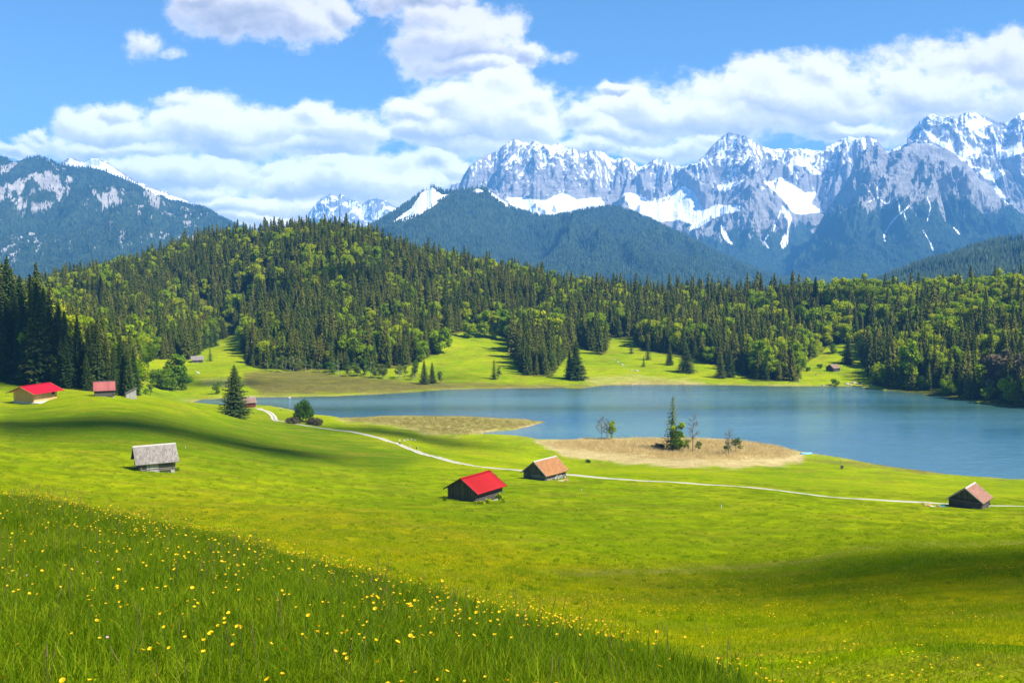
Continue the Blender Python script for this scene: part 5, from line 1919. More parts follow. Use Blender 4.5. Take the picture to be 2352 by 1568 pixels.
solo('spruce', 993, 880, 832, "slimmer spruce in the middle of the three before the meadow", 'spruce', width=18)
solo('birch', 1011, 880, 843, "small loose tree right of the two dark spruces before the meadow", width=20)
solo('spruce', 1322, 872, 782, "broad dark spruce pair leader at the tip of the wooded wedge", 'spruce', width=46)
solo('spruce', 1307, 870, 806, "lower spruce leaning left of the broad dark spruce at the lake", 'spruce', width=24)
solo('birch', 1338, 874, 836, "light green small tree at the right foot of the broad dark spruce", width=22)
solo('spruce', 1135, 870, 826, "lowest spruce at the left end of the wooded wedge", 'spruce', width=18)
solo('birch', 1146, 872, 834, "pale young tree at the left end of the wooded wedge", width=18)
solo('beech', 1013, 812, 744, "round yellow-green beech at the edge of the middle meadow", width=50, seed=31)
solo('beech', 1078, 777, 722, "upright bright beech above the middle meadow", width=30, seed=32)
for k, (px, b, tp, w) in enumerate([(1112, 776, 706, 34), (1134, 778, 702, 32), (1153, 780, 700, 34), (1178, 784, 710, 34), (1196, 790, 704, 34), (1214, 790, 698, 36), (1236, 800, 700, 38), (1262, 800, 718, 32), (1280, 806, 722, 30)]):
    solo('beech', px, b, tp, "bright green beech in the row along the top of the middle meadow", 'tree', width=w, group="beeches along the top of the middle meadow")
solo('spruce', 1575, 856, 790, "full dark spruce alone on the right far meadow", 'spruce', width=42)
solo('spruce', 1538, 838, 788, "slim spruce uphill of the full dark meadow spruce", 'spruce', width=20)
solo('spruce', 1488, 826, 785, "slim spruce beside the stony gully on the right far meadow", 'spruce', width=18)
solo('spruce', 1450, 812, 780, "small spruce at the top of the stony gully", 'spruce', width=15)
solo('spruce', 1478, 842, 820, "tiny spruce in the stony gully", 'spruce', width=11)
solo('spruce', 1655, 868, 812, "spruce at the left of the shore pair before the far wood", 'spruce', width=26)
solo('spruce', 1676, 866, 800, "taller spruce of the shore pair before the far wood", 'spruce', width=26)
solo('spruce', 1947, 836, 776, "round-bodied spruce alone on the clearing above the brown hut", 'spruce', width=34)
solo('beech', 1872, 818, 788, "small round bright beech at the clearing's upper edge", width=32)
solo('bush', 1838, 840, 795, "bright bush at the left edge of the clearing", 'bush', width=26)
solo('bush', 1909, 812, 790, "light bush under the wood above the brown hut", 'bush', width=26)
solo('bush', 2000, 815, 788, "light bush at the clearing's right upper edge", 'bush', width=40)
solo('bush', 1858, 853, 840, "small bush left below the brown hut", 'bush', width=16)
solo('bush', 1884, 846, 832, "small bush just left of the brown hut", 'bush', width=16)
solo('bare', 2022, 850, 826, "small bare tree at the right of the clearing", 'bare tree', width=24)
solo('bush', 1917, 885, 868, "bush at the shore below the brown hut", 'bush', width=20)
solo('bush', 2005, 880, 852, "shaded bush where the clearing meets the right bank", 'bush', width=30)
# right bank, trees that lean out over the water
for px, b, tp, w, k, lab in [(2085, 892, 776, 44, 'beech', "tall bright green broadleaf on the right bank, leaves down to the water"), (2190, 870, 786, 44, 'beech', "bright green broadleaf crown high on the right bank"),
                             (2056, 885, 836, 40, 'leaf', "mid-green bush tree at the water left of the tall bright broadleaf"), (2120, 895, 862, 34, 'leaf', "dark green bush over the water right of the tall bright broadleaf"),
                             (2295, 912, 790, 62, 'brown', "big brownish budding tree at the right edge of the lake"), (2340, 925, 800, 40, 'brown', "budding grey-brown tree at the frame's right edge"),
                             (2030, 888, 858, 30, 'leaf', "low dark bush at the start of the right bank"), (2195, 905, 872, 36, 'leaf', "shaded bush below the high bright crown on the right bank"), (2240, 912, 880, 30, 'leaf', "shaded bush at the water between the bright crown and the brown tree")]:
    solo(k, px, b, tp, lab, width=w, seed=int(px))
# the left edge
solo('beech', 283, 838, 762, "yellow-green beech glowing at the right end of the dark wood", width=48, seed=41)
solo('beech', 318, 842, 716, "bright beech behind the end of the dark wood", width=44, seed=42)
solo('spruce', 296, 912, 800, "brownish slender spruce at the very end of the dark wood by the grey shed", 'spruce', width=26)
solo('beech', 128, 884, 808, "shaded green beech inside the front of the dark wood", width=42, seed=43)
solo('beech', 85, 880, 722, "tall shaded green beech inside the front of the dark wood", width=60, seed=44)
# birches of the marsh edge
rngb = np.random.default_rng(77)
for k in range(46):
    px = rngb.uniform(590, 960)
    b = np.interp(px, [590, 700, 800, 900, 960], [852, 848, 860, 868, 870]) + rngb.uniform(-5, 5)
    solo('birch' if rngb.random() < 0.8 else 'bush', px, b, b - rngb.uniform(20, 44), "young pale green birch on the marsh edge below the round hill", 'tree', width=rngb.uniform(13, 20), group="young birches on the marsh edge", name='birch_tree')

# ------------------------------------------------------------------ grass, flowers, reeds
def blade_clump(seed, n, radius, h0, h1, w, bend=0.5, sq=False, fluff=False, base_z=-0.02):
    rng = np.random.default_rng(seed)
    if sq:
        x, y = rng.uniform(-radius, radius, n), rng.uniform(-radius, radius, n)
    else:
        rr, aa = radius * np.sqrt(rng.random(n)), rng.random(n) * 6.28
        x, y = rr * np.cos(aa), rr * np.sin(aa)
    h = rng.uniform(h0, h1, n)
    a = rng.random(n) * 6.28
    b = rng.uniform(0.1, 1.0, n) * bend * h
    # the breeze leans all blades a little one way
    lx, ly = b * np.cos(a) + 0.10 * h, b * np.sin(a) - 0.05 * h
    f = rng.random(n) * 6.28
    wx, wy = np.cos(f) * w * rng.uniform(.6, 1.3, n), np.sin(f) * w * rng.uniform(.6, 1.3, n)
    z0 = np.full(n, base_z)
    lv = []
    for q, ww in ((0, 1.0), (0.55, 0.85)):
        cx, cy, cz = x + lx * q * q, y + ly * q * q, z0 + h * q * (1 - 0.12 * q)
        lv.append(np.stack([cx - wx * ww, cy - wy * ww, cz], -1))
        lv.append(np.stack([cx + wx * ww, cy + wy * ww, cz], -1))
    tip = np.stack([x + lx, y + ly, z0 + h * 0.9], -1)
    V = np.stack([*lv, tip], 1)
    i = np.arange(n)[:, None] * 5
    Q = i + np.array([0, 1, 3, 2])
    Tt = i + np.array([2, 3, 4])
    t = np.clip(rng.normal(0.45, 0.2, n), 0, 1)
    return V.reshape(-1, 3), [Q, Tt], np.concatenate([t, t])


M_BLADE = leafy("tall_grass_blades", (0.042, 0.10, 0.001), (0.13, 0.225, 0.002), (0.38, 0.40, 0.015), trans=0.45, rough=0.6, spec=0.06, jitter=0.75)
M_MEADOW = leafy("meadow_blades", (0.15, 0.26, 0.001), (0.27, 0.36, 0.002), (0.42, 0.43, 0.005), trans=0.48, rough=0.7, spec=0.04, jitter=0.6)
M_REED = leafy("dry_reed", (0.44, 0.33, 0.13), (0.68, 0.53, 0.24), (0.85, 0.71, 0.39), trans=0.48, rough=0.8, jitter=0.7)
M_REED_GREEN = leafy("greening_reed", (0.24, 0.22, 0.05), (0.40, 0.33, 0.10), (0.56, 0.45, 0.18), trans=0.45, rough=0.8, jitter=0.7)
M_STRAW = leafy("seed_stalks", (0.10, 0.085, 0.03), (0.16, 0.13, 0.05), (0.22, 0.18, 0.08), trans=0.2, jitter=0.7)


def clump_mesh(nm, mat, *a, **k):
    V, F, T = blade_clump(*a, **k)
    return mesh_np(nm, V, F, mat, attrs={'tint': ('FACE', T)}, link=False)


# near slope: tall uncut grass up to the ridge
def tall_zone(X, Y):
    px, py = proj(X, Y, H(X, Y))
    ridge = np.interp(px, [-900, -300, 0, 200, 400, 600, 800, 1000, 1200, 1400, 1600, 1900, 2500], [1090, 1125, 1158, 1186, 1228, 1280, 1330, 1388, 1446, 1505, 1562, 1660, 1850])
    yr = np.interp(px, [-900, -300, 0, 200, 400, 600, 800, 1000, 1200, 1400, 1600, 1900, 2500], [48, 42, 37, 33.5, 30, 27, 24, 20.5, 17.2, 14.5, 12.2, 10, 8])
    return yr - Y


gx, gy = jitter_points(-36, 18, 4.5, 50, 0.43, 91)
tz = tall_zone(gx, gy)
keep = (tz > -3) & (np.abs(gx) < 0.85 * gy + 3.5)
gx, gy, tz = gx[keep], gy[keep], tz[keep]
TALL = [clump_mesh("tall_grass", M_BLADE, 300 + i, 340, 0.40, 0.09, 0.25, 0.0028, bend=0.9) for i in range(7)] + \
       [clump_mesh("tall_grass", M_BLADE, 320, 200, 0.40, 0.14, 0.38, 0.004, bend=0.6)]
n = len(gx)
s = np.clip(1.0 + 0.25 * fbm(gx / 2.2, gy / 2.2, 3, seed=12), 0.7, 1.35) * np.clip(1 + (tz + 0.5) / 5, 0.45, 1)
instancer("grass", TALL, np.stack([gx, gy, H(gx, gy)], -1), RNG.random(n) * 6.28 * 0.5, np.stack([np.ones(n) * 1.1, np.ones(n) * 1.1, s], -1), RNG.integers(0, len(TALL), n))
print('tall grass', n)

# seed stalks standing above the blades
def stalk_mesh(seed):
    rng = np.random.default_rng(seed)
    parts = []
    for k in range(3):
        x, y, h = rng.normal(0, .12), rng.normal(0, .12), rng.uniform(.45, .75)
        lx, ly = rng.normal(.06, .06), rng.normal(0, .06)
        parts.append(tube_np((x, y, 0), (x + lx, y + ly, h * .8), .0022, .0016, 3))
        parts.append(tube_np((x + lx, y + ly, h * .8), (x + lx * 1.4, y + ly * 1.4, h), .005, .002, 4))
    V, F, T = join_np(parts)
    return mesh_np("seed_stalk", V, F, M_STRAW, attrs={'tint': ('FACE', T)}, link=False)


sx, sy = jitter_points(-34, 18, 5, 48, 0.9, 93)
k_ = (tall_zone(sx, sy) > -0.5) & (RNG.random(len(sx)) < 0.55) & (np.abs(sx) < 0.8 * sy + 2)
sx, sy = sx[k_], sy[k_]
instancer("grass", [stalk_mesh(i) for i in range(4)], np.stack([sx, sy, H(sx, sy)], -1), RNG.random(len(sx)) * 6.28, np.ones(len(sx)), RNG.integers(0, 4, len(sx)))

# the meadow beyond: shorter grass, thinning with distance into the ground's own texture
MEAD = [clump_mesh("meadow_grass", M_MEADOW, 400 + i, 420, 0.95, 0.05, 0.17, 0.008, bend=0.8, sq=True) for i in range(6)]
mx, my = jitter_points(-135, 145, 8, 215, 1.7, 95)
k_ = (tall_zone(mx, my) < 1.5) & (np.abs(mx) < 0.62 * my + 8) & (RNG.random(len(mx)) < np.clip(1.45 - my / 125, 0.42, 1) * np.clip((218 - my) / 40, 0, 1)) & (poly_dist(mx, my, PATH_XY[::12], closed=False) > 2.6)
mx, my = mx[k_], my[k_]
n = len(mx)
s = np.clip(1 + 0.5 * fbm(mx / 6, my / 6, 3, seed=14), 0.5, 1.7) * np.interp(my, [5, 40, 215], [0.9, 1.0, 1.3])
instancer("grass", MEAD, np.stack([mx, my, H(mx, my)], -1), RNG.random(n) * 0.8, np.stack([np.ones(n), np.ones(n), s], -1), RNG.integers(0, len(MEAD), n))
print('meadow grass', n)

# darker tussocks, herbs and straw standing out of the meadow
M_TUSSOCK = leafy("meadow_herbs", (0.09, 0.19, 0.001), (0.20, 0.29, 0.002), (0.46, 0.43, 0.03), trans=0.45, jitter=0.35)
TUSS = [clump_mesh("meadow_tuft", M_TUSSOCK, 440 + i, nb, rd, 0.10, hh, 0.011, bend=0.8) for i, (nb, rd, hh) in enumerate([(60, .22, .30), (90, .34, .26), (40, .16, .36), (120, .5, .22)])]
ux, uy = jitter_points(-135, 145, 8, 215, 1.35, 191)
cl = fbm(ux / 9, uy / 9, 4, seed=35)
k_ = (uy > 32) & (tall_zone(ux, uy) < 1.0) & (np.abs(ux) < 0.62 * uy + 8) & (RNG.random(len(ux)) < np.clip(0.42 + 1.1 * cl, 0.08, 0.9) * np.clip(1.7 - uy / 110, 0, 1)) & (poly_dist(ux, uy, PATH_XY[::12], closed=False) > 3.0)
ux, uy = ux[k_], uy[k_]
n = len(ux)
instancer("grass", TUSS, np.stack([ux, uy, H(ux, uy)], -1), RNG.random(n) * 6.28, RNG.uniform(0.45, 1.0, n), RNG.integers(0, 4, n))
print('tussocks', n)

# buttercups
def flat_mat(name, col, rough=0.5, trans=0.2):
    m, t, bs = material(name)
    oi = t.node('ShaderNodeObjectInfo')
    c = t.mix(oi.outputs['Random'], tuple(v * 0.8 for v in col), tuple(min(1, v * 1.1) for v in col))
    t.put(bs.inputs['Base Color'], c)
    bs.inputs['Roughness'].default_value = rough
    tr = t.node('ShaderNodeBsdfTranslucent')
    t.put(tr.inputs['Color'], c)
    ms = t.node('ShaderNodeMixShader')
    ms.inputs[0].default_value = trans
    t.l.new(bs.outputs[0], ms.inputs[1])
    t.l.new(tr.outputs[0], ms.inputs[2])
    t.l.new(ms.outputs[0], t.n['Material Output'].inputs['Surface'])
    return m


M_PETAL = flat_mat("yellow_petal", (0.78, 0.50, 0.005), 0.5)
M_HEART = flat_mat("orange_heart", (0.62, 0.30, 0.006), 0.7, 0)
M_STEM = flat_mat("flower_stem", (0.07, 0.13, 0.012), 0.7)
M_PINK = flat_mat("pink_petal", (0.50, 0.26, 0.40), 0.6)


def flower_mesh(seed, h=0.42, r=0.020, petal=None, dandelion=False):
    rng = np.random.default_rng(seed)
    mb = MB()
    lx, ly = rng.normal(0, .05), rng.normal(0, .05)
    mb.tube([(0, 0, 0), (lx * .4, ly * .4, h * .55), (lx, ly, h)], [.0022, .002, .0016], 4)
    nst = len(mb.f)
    tilt = Matrix.Rotation(rng.uniform(0.1, .6), 3, Vector((rng.normal(), rng.normal(), 0)).normalized())
    c = Vector((lx, ly, h))
    np_ = 12 if dandelion else 5
    for k in range(np_):
        a = k * 2 * math.pi / np_
        d, s = Vector((math.cos(a), math.sin(a), 0)), Vector((-math.sin(a), math.cos(a), 0))
        wd = r * (0.36 if dandelion else 0.62)
        up = 0.55 if dandelion else 0.95
        q = [d * r * .12, d * r * .6 - s * wd + Vector((0, 0, r * up * .7)), d * r * 1.0 - s * wd * .55 + Vector((0, 0, r * up)), d * r * 1.0 + s * wd * .55 + Vector((0, 0, r * up)), d * r * .6 + s * wd + Vector((0, 0, r * up * .7))]
        mb.add([c + tilt @ p for p in q], [(0, 1, 2, 3, 4)])
    npt = len(mb.f)
    top = [c + tilt @ (Vector((math.cos(k * math.pi / 3), math.sin(k * math.pi / 3), 0)) * r * .3 + Vector((0, 0, r * .14))) for k in range(6)]
    mb.add(top + [c + tilt @ Vector((0, 0, r * .3))], [(k, (k + 1) % 6, 6) for k in range(6)])
    me = mb.build("buttercup", M_STEM, link=False)
    me.materials.append(petal or M_PETAL)
    me.materials.append(M_HEART)
    me.polygons.foreach_set('material_index', np.array([0] * nst + [1] * (npt - nst) + [2] * 6, dtype=np.int32))
    return me


FLOW = [flower_mesh(i, h=hh, r=rr, dandelion=dd) for i, (hh, rr, dd) in enumerate([(.36, .0145, 0), (.41, .013, 0), (.33, .016, 0), (.38, .018, 1), (.35, .013, 0)])]
# they grow in loose drifts
rngf = np.random.default_rng(17)
fx, fy = jitter_points(-32, 18, 6.0, 46, 0.22, 97)
dens = 0.12 + sstep(fbm(fx / 1.7, fy / 1.7, 3, seed=23) + 0.3 * fbm(fx / 5, fy / 5, 2, seed=24), -0.25, 0.4)
k_ = (tall_zone(fx, fy) > -1.0) & (np.abs(fx) < 0.6 * fy + 1) & (rngf.random(len(fx)) < dens * 0.62)
fx, fy = fx[k_], fy[k_]
fz = H(fx, fy)
fpx, fpy = proj(fx, fy, fz + 0.42)
onscr = (fpx > 5) & (fpx < 2347) & (fpy < 1560) & (tall_zone(fx, fy) > 0)
order = np.argsort(np.where(onscr, fy, 1e6))
near = order[:300]
near = near[onscr[near]]
for i in near:
    o = bpy.data.objects.new("buttercup", FLOW[int(rngf.integers(0, 5))])
    COL.objects.link(o)
    o.location = (fx[i], fy[i], fz[i])
    o.rotation_euler = (0, 0, rngf.uniform(0, 6.28))
    sc_ = rngf.uniform(.85, 1.25)
    o.scale = (sc_,) * 3
    tag(o, "yellow buttercup standing in the tall grass of the near slope", 'flower', "yellow flowers in the tall grass")
rest = np.setdiff1d(np.arange(len(fx)), near)
instancer("flowers", FLOW, np.stack([fx[rest], fy[rest], fz[rest]], -1), rngf.random(len(rest)) * 6.28, rngf.uniform(.85, 1.25, len(rest)), rngf.integers(0, 5, len(rest)))
print('flowers', len(near), len(rest))

# a few pink blooms and sorrel among them
for px, py, lab in [(265, 1521, "pink orchid bloom at the lower left of the near slope"), (60, 1345, "pale violet bloom left of the buttercups"), (215, 1302, "violet bell flower near the ridge grass")]:
    g = ground_at(px, py + 40)
    o = bpy.data.objects.new("meadow_orchid", flower_mesh(90 + px, .34, .012, M_PINK, True))
    COL.objects.link(o)
    o.location = g
    tag(o, lab, 'flower')


def flower_patch(seed, n=26, rad=0.9, r=0.020, h0=.12, h1=.26):
    rng = np.random.default_rng(seed)
    V, F = [], []
    for k in range(n):
        x, y, h = rng.uniform(-rad, rad), rng.uniform(-rad, rad), rng.uniform(h0, h1)
        o = len(V)
        q = r * rng.uniform(.7, 1.4)
        for j in range(5):
            a = j * 2 * math.pi / 5
            V.append((x + q * math.cos(a), y + q * math.sin(a), h + rng.normal(0, q * .3)))
        V.append((x, y, h - q * .6))
        F += [(o + j, o + (j + 1) % 5, o + 5) for j in range(5)]
    return mesh_np("flower_patch", np.array(V), np.array(F), M_PETAL, link=False)


PATCH = [flower_patch(i, n=nn) for i, nn in enumerate((14, 24, 9, 30))]
qx, qy = jitter_points(-100, 100, 8, 140, 1.25, 99)
dn = sstep(fbm(qx / 14, qy / 7, 4, seed=27) + 0.4 * fbm(qx / 3, qy / 3, 2, seed=28), 0.02, 0.55) + 0.12
qpx, qpy = proj(qx, qy, H(qx, qy))
inside = in_poly(qpx, qpy, [(0, 1135), (500, 1150), (900, 1180), (1200, 1255), (1500, 1290), (2352, 1262), (2352, 1568), (600, 1568), (0, 1180)])
k_ = inside & (tall_zone(qx, qy) < 1.0) & (np.abs(qx) < 0.6 * qy + 4) & (rngf.random(len(qx)) < dn * 0.8)
qx, qy = qx[k_], qy[k_]
instancer("flowers", PATCH, np.stack([qx, qy, H(qx, qy)], -1), rngf.random(len(qx)) * 6.28, rngf.uniform(.8, 1.3, len(qx)), rngf.integers(0, 4, len(qx)))
print('flower patches', len(qx))

# ---- reeds
REEDS = [clump_mesh("reed", M_REED, 500 + i, 46, 1.0, 0.6, 1.7, 0.026, bend=0.45, sq=True) for i in range(5)]
REEDG = [clump_mesh("reed", M_REED_GREEN, 520 + i, 55, 1.0, 0.4, 1.1, 0.022, bend=0.4, sq=True) for i in range(4)]
def reed_field(poly, protos, cell, hs, seed, wob=5):
    P = np.array([ground_at(x, y, 150)[:2] for x, y in poly])
    x, y = jitter_points(P[:, 0].min(), P[:, 0].max(), P[:, 1].min(), P[:, 1].max(), cell, seed)
    px, py = proj(x, y, H(x, y))
    d = poly_dist(px, py, poly)
    sd = np.where(in_poly(px, py, poly), d, -d) + wob * fbm(x / 9, y / 9, 3, seed=seed)
    k = (sd > 0) & (H(x, y) > -0.5)
    x, y, sd = x[k], y[k], sd[k]
    n = len(x)
    s = hs * np.clip(0.8 + 0.4 * fbm(x / 7, y / 7, 3, seed=seed + 2), 0.35, 1.4) * np.clip(sd / 8, 0.4, 1)
    instancer("reeds", protos, np.stack([x, y, np.maximum(H(x, y), -0.2)], -1), RNG.random(n) * 6.28, np.stack([np.ones(n), np.ones(n), s], -1), RNG.integers(0, len(protos), n))
    print('reeds', n)


reed_field([(1236, 1016), (1300, 1008), (1420, 1006), (1560, 1003), (1700, 1009), (1790, 1020), (1835, 1040), (1800, 1052), (1680, 1058), (1560, 1056), (1440, 1048), (1340, 1036), (1280, 1030)], REEDS, 1.5, 1.0, 111)
reed_field(REED_SPIT, REEDG, 1.6, 1.0, 112)
reed_field([(1300, 884), (1400, 880), (1500, 872), (1620, 880), (1700, 884), (1600, 889), (1450, 891)], REEDS, 1.9, 0.7, 113, 4)
reed_field([(570, 880), (900, 886), (1150, 886), (1240, 890), (1000, 897), (800, 904), (620, 908)], REEDG, 2.2, 0.6, 114, 4)
reed_field([(1830, 1052), (1950, 1060), (2100, 1077), (2200, 1088), (2130, 1090), (2000, 1074), (1880, 1064)], REEDG, 1.2, 0.6, 115, 4)
reed_field([(2300, 1086), (2340, 1082), (2420, 1080), (2420, 1096), (2330, 1098)], REEDG, 1.0, 1.0, 116, 2)

# ------------------------------------------------------------------ plants along the red hut
for px, py, top, w, lab in [(1150, 1156, 1128, 24, "tall bright shrub against the red-roofed hut's right corner"), (1123, 1157, 1141, 18, "bright shrub at the middle of the red-roofed hut's side wall"),
                            (1107, 1158, 1146, 16, "low bright shrub near the front corner of the red-roofed hut"), (1094, 1157, 1147, 13, "small bright shrub at the front corner of the red-roofed hut"),
                            (1021, 1151, 1134, 8, "dark weeds at the left corner of the red-roofed hut")]:
    solo('beech' if lab.startswith(('tall', 'bright', 'low', 'small')) else 'bush', px, py, top, lab, 'bush', width=w, name='bush')
solo('bush', 406, 1081, 1072, "dark green weeds at the right corner of the grey hut", 'bush', width=14)
solo('bush', 1351, 1062, 1052, "dark little bush on the meadow above the tan tiled hut", 'bush', width=14)

# ------------------------------------------------------------------ small things
M_WHITE = simple("white_paint", (0.75, 0.74, 0.70), 0.6, 0.05)
M_BLUE = simple("blue_hull_paint", (0.10, 0.33, 0.62), 0.4, 0.12, 2, 0, 0.4)
M_SKIN = simple("skin", (0.52, 0.30, 0.21), 0.6, 0.06)
M_HAIR = simple("dark_hair", (0.05, 0.032, 0.02), 0.7, 0.2)
M_BLOND = simple("fair_hair", (0.45, 0.30, 0.13), 0.7, 0.2)
M_CLOTH = {k: simple(k + "_cloth", c, 0.9, 0.12) for k, c in dict(beige=(0.62, 0.55, 0.44), dark=(0.035, 0.025, 0.03), pink=(0.78, 0.22, 0.45), navy=(0.03, 0.04, 0.07), white=(0.75, 0.74, 0.72), peach=(0.80, 0.42, 0.28), teal=(0.05, 0.30, 0.36), red=(0.5, 0.05, 0.05)).items()}


def post(px, py, h, label, r=0.05, mat=None):
    g = ground_at(px, py, 20)
    mb = MB()
    mb.tube([(0, 0, -0.3), (0, 0, h - 0.05), (0, 0, h)], [r, r, r * 0.6], 10)
    o = mb.build("marker_post", mat or M_WHITE)
    o.location = g
    return tag(o, label, 'post')


post(1657, 1167, 0.62, "white marker post in the middle of the right meadow")
post(1336, 1129, 0.55, "thin white marker post below the tan tiled hut", r=0.035)
post(426, 1029, 0.4, "tiny white marker post uphill right of the grey hut", r=0.04)


def boat():
    g = ground_at(1852, 1043, 150)
    mb = MB()
    L, Wd, n = 3.8, 1.25, 12
    rings = []
    for i in range(n + 1):
        f = i / n
        x = (f - 0.5) * L
        w = Wd / 2 * (math.sin(math.pi * (0.06 + 0.88 * f)) ** 0.6)
        hgt = 0.42 + 0.10 * (2 * f - 1) ** 2
        rings.append([(x, -w, 0.0), (x, -w * 0.92, hgt * 0.55), (x, -w * 0.5, hgt * 0.95), (x, 0, hgt), (x, w * 0.5, hgt * 0.95), (x, w * 0.92, hgt * 0.55), (x, w, 0.0)])
    V = [p for r in rings for p in r]
    F = [(i * 7 + j, i * 7 + j + 1, (i + 1) * 7 + j + 1, (i + 1) * 7 + j) for i in range(n) for j in range(6)]
    F += [tuple(range(6, -1, -1)), tuple(n * 7 + j for j in range(7))]
    mb.add(V, F)
    root = empty("rowing_boat", (g.x, g.y, g.z + 0.02), D2(8))
    tag(root, "light blue rowing boat lying keel up on the shore right of the reed bed", 'boat')
    mb.build("hull", M_BLUE, root, smooth=True)
    k = MB()
    k.box((0, 0, 0.46), (L * 0.9, 0.05, 0.08))
    k.build("keel", M_WHITE, root)


boat()


def nest_box():
    g = ground_at(1934, 1077, 150)
    root = empty("notice_box", g)
    tag(root, "small brown wooden box on a thin post on the right lake meadow", 'box')
    mb = MB()
    mb.tube([(-0.55, 0, -0.3), (-0.55, 0, 3.0)], [0.035, 0.03], 6)
    mb.build("pole", M_LOG, root)
    mb = MB()
    mb.box((0, 0, 0.42), (0.6, 0.5, 0.84))
    mb.build("body", M_LOG, root)
    mb = MB()
    mb.box((0, 0, 0.90), (0.8, 0.7, 0.08))
    mb.build("lid", M_LOG_DARK, root)


nest_box()


def rocks(name, px, py, n, spread, s0, s1, label, cat, group=None, z=None):
    c = ground_at(px, py, 100)
    mb = MB()
    rng = np.random.default_rng(int(px))
    for k in range(n):
        bm = bmesh.new()
        bmesh.ops.create_icosphere(bm, subdivisions=2, radius=1)
        s = rng.uniform(s0, s1)
        x, y = rng.normal(0, spread), rng.normal(0, spread * 0.5)
        zz = float(H(c.x + x, c.y + y)) - c.z if z is None else z - c.z
        V = []
        for v in bm.verts:
            q = v.co * s * (1 + 0.35 * float(perlin(v.co.x * 1.7 + k * 3, v.co.y * 1.7 + v.co.z, 5)))
            V.append((x + q.x, y + q.y, zz + q.z * 0.6))
        mb.add(V, [tuple(v.index for v in f.verts) for f in bm.faces])
        bm.free()
    o = mb.build(name, M_STONE)
    o.location = c
    tag(o, label, cat, group)
    return o


g_ = on_z(664, 919, 0.0)
r_ = rocks("boulder", 664, 919, 1, 0, 0.9, 0.9, "small boulder rising out of the lake left of the round path-side tree", 'rock', z=0.05)
for k, (px, py) in enumerate([(1418, 832), (1428, 838), (1437, 842), (1450, 850), (1462, 852), (1410, 826)]):
    rocks("boulder", px, py, 1, 0, 0.5, 1.1, "pale boulder in the stony gully of the right far meadow", 'rock', "boulders in the stony gully")
for k, (px, py) in enumerate([(1908, 884), (1945, 883), (1960, 880), (1975, 882), (1890, 885), (1953, 885)]):
    rocks("boulder", px, py, 1, 0, 0.7, 1.3, "pale rock on the bare bank below the clearing", 'rock', "rocks on the bare bank")
for k, (px, py) in enumerate([(935, 1010), (944, 1009), (952, 1011), (928, 1012)]):
    rocks("boulder", px, py, 1, 0, 0.4, 0.7, "half-buried pale stone in the grass hollow above the path", 'rock', "stones in the grass hollow")


# ------------------------------------------------------------------ people
def skin_body(name, joints, bones, mat, parent, sub=1):
    """joints {name: (x, y, z, radius)}; the surface grows round the bones."""
    keys = list(joints)
    me = bpy.data.meshes.new(name)
    me.from_pydata([joints[k][:3] for k in keys], [(keys.index(a), keys.index(b)) for a, b in bones], [])
    me.materials.append(mat)
    o = bpy.data.objects.new(name, me)
    COL.objects.link(o)
    o.parent = parent
    m = o.modifiers.new("skin", 'SKIN')
    sv = me.skin_vertices[0].data
    for i, k in enumerate(keys):
        sv[i].radius = (joints[k][3], joints[k][3])
        sv[i].use_root = (i == 0)
    m.use_smooth_shade = True
    s = o.modifiers.new("round", 'SUBSURF')
    s.levels = s.render_levels = sub
    return o


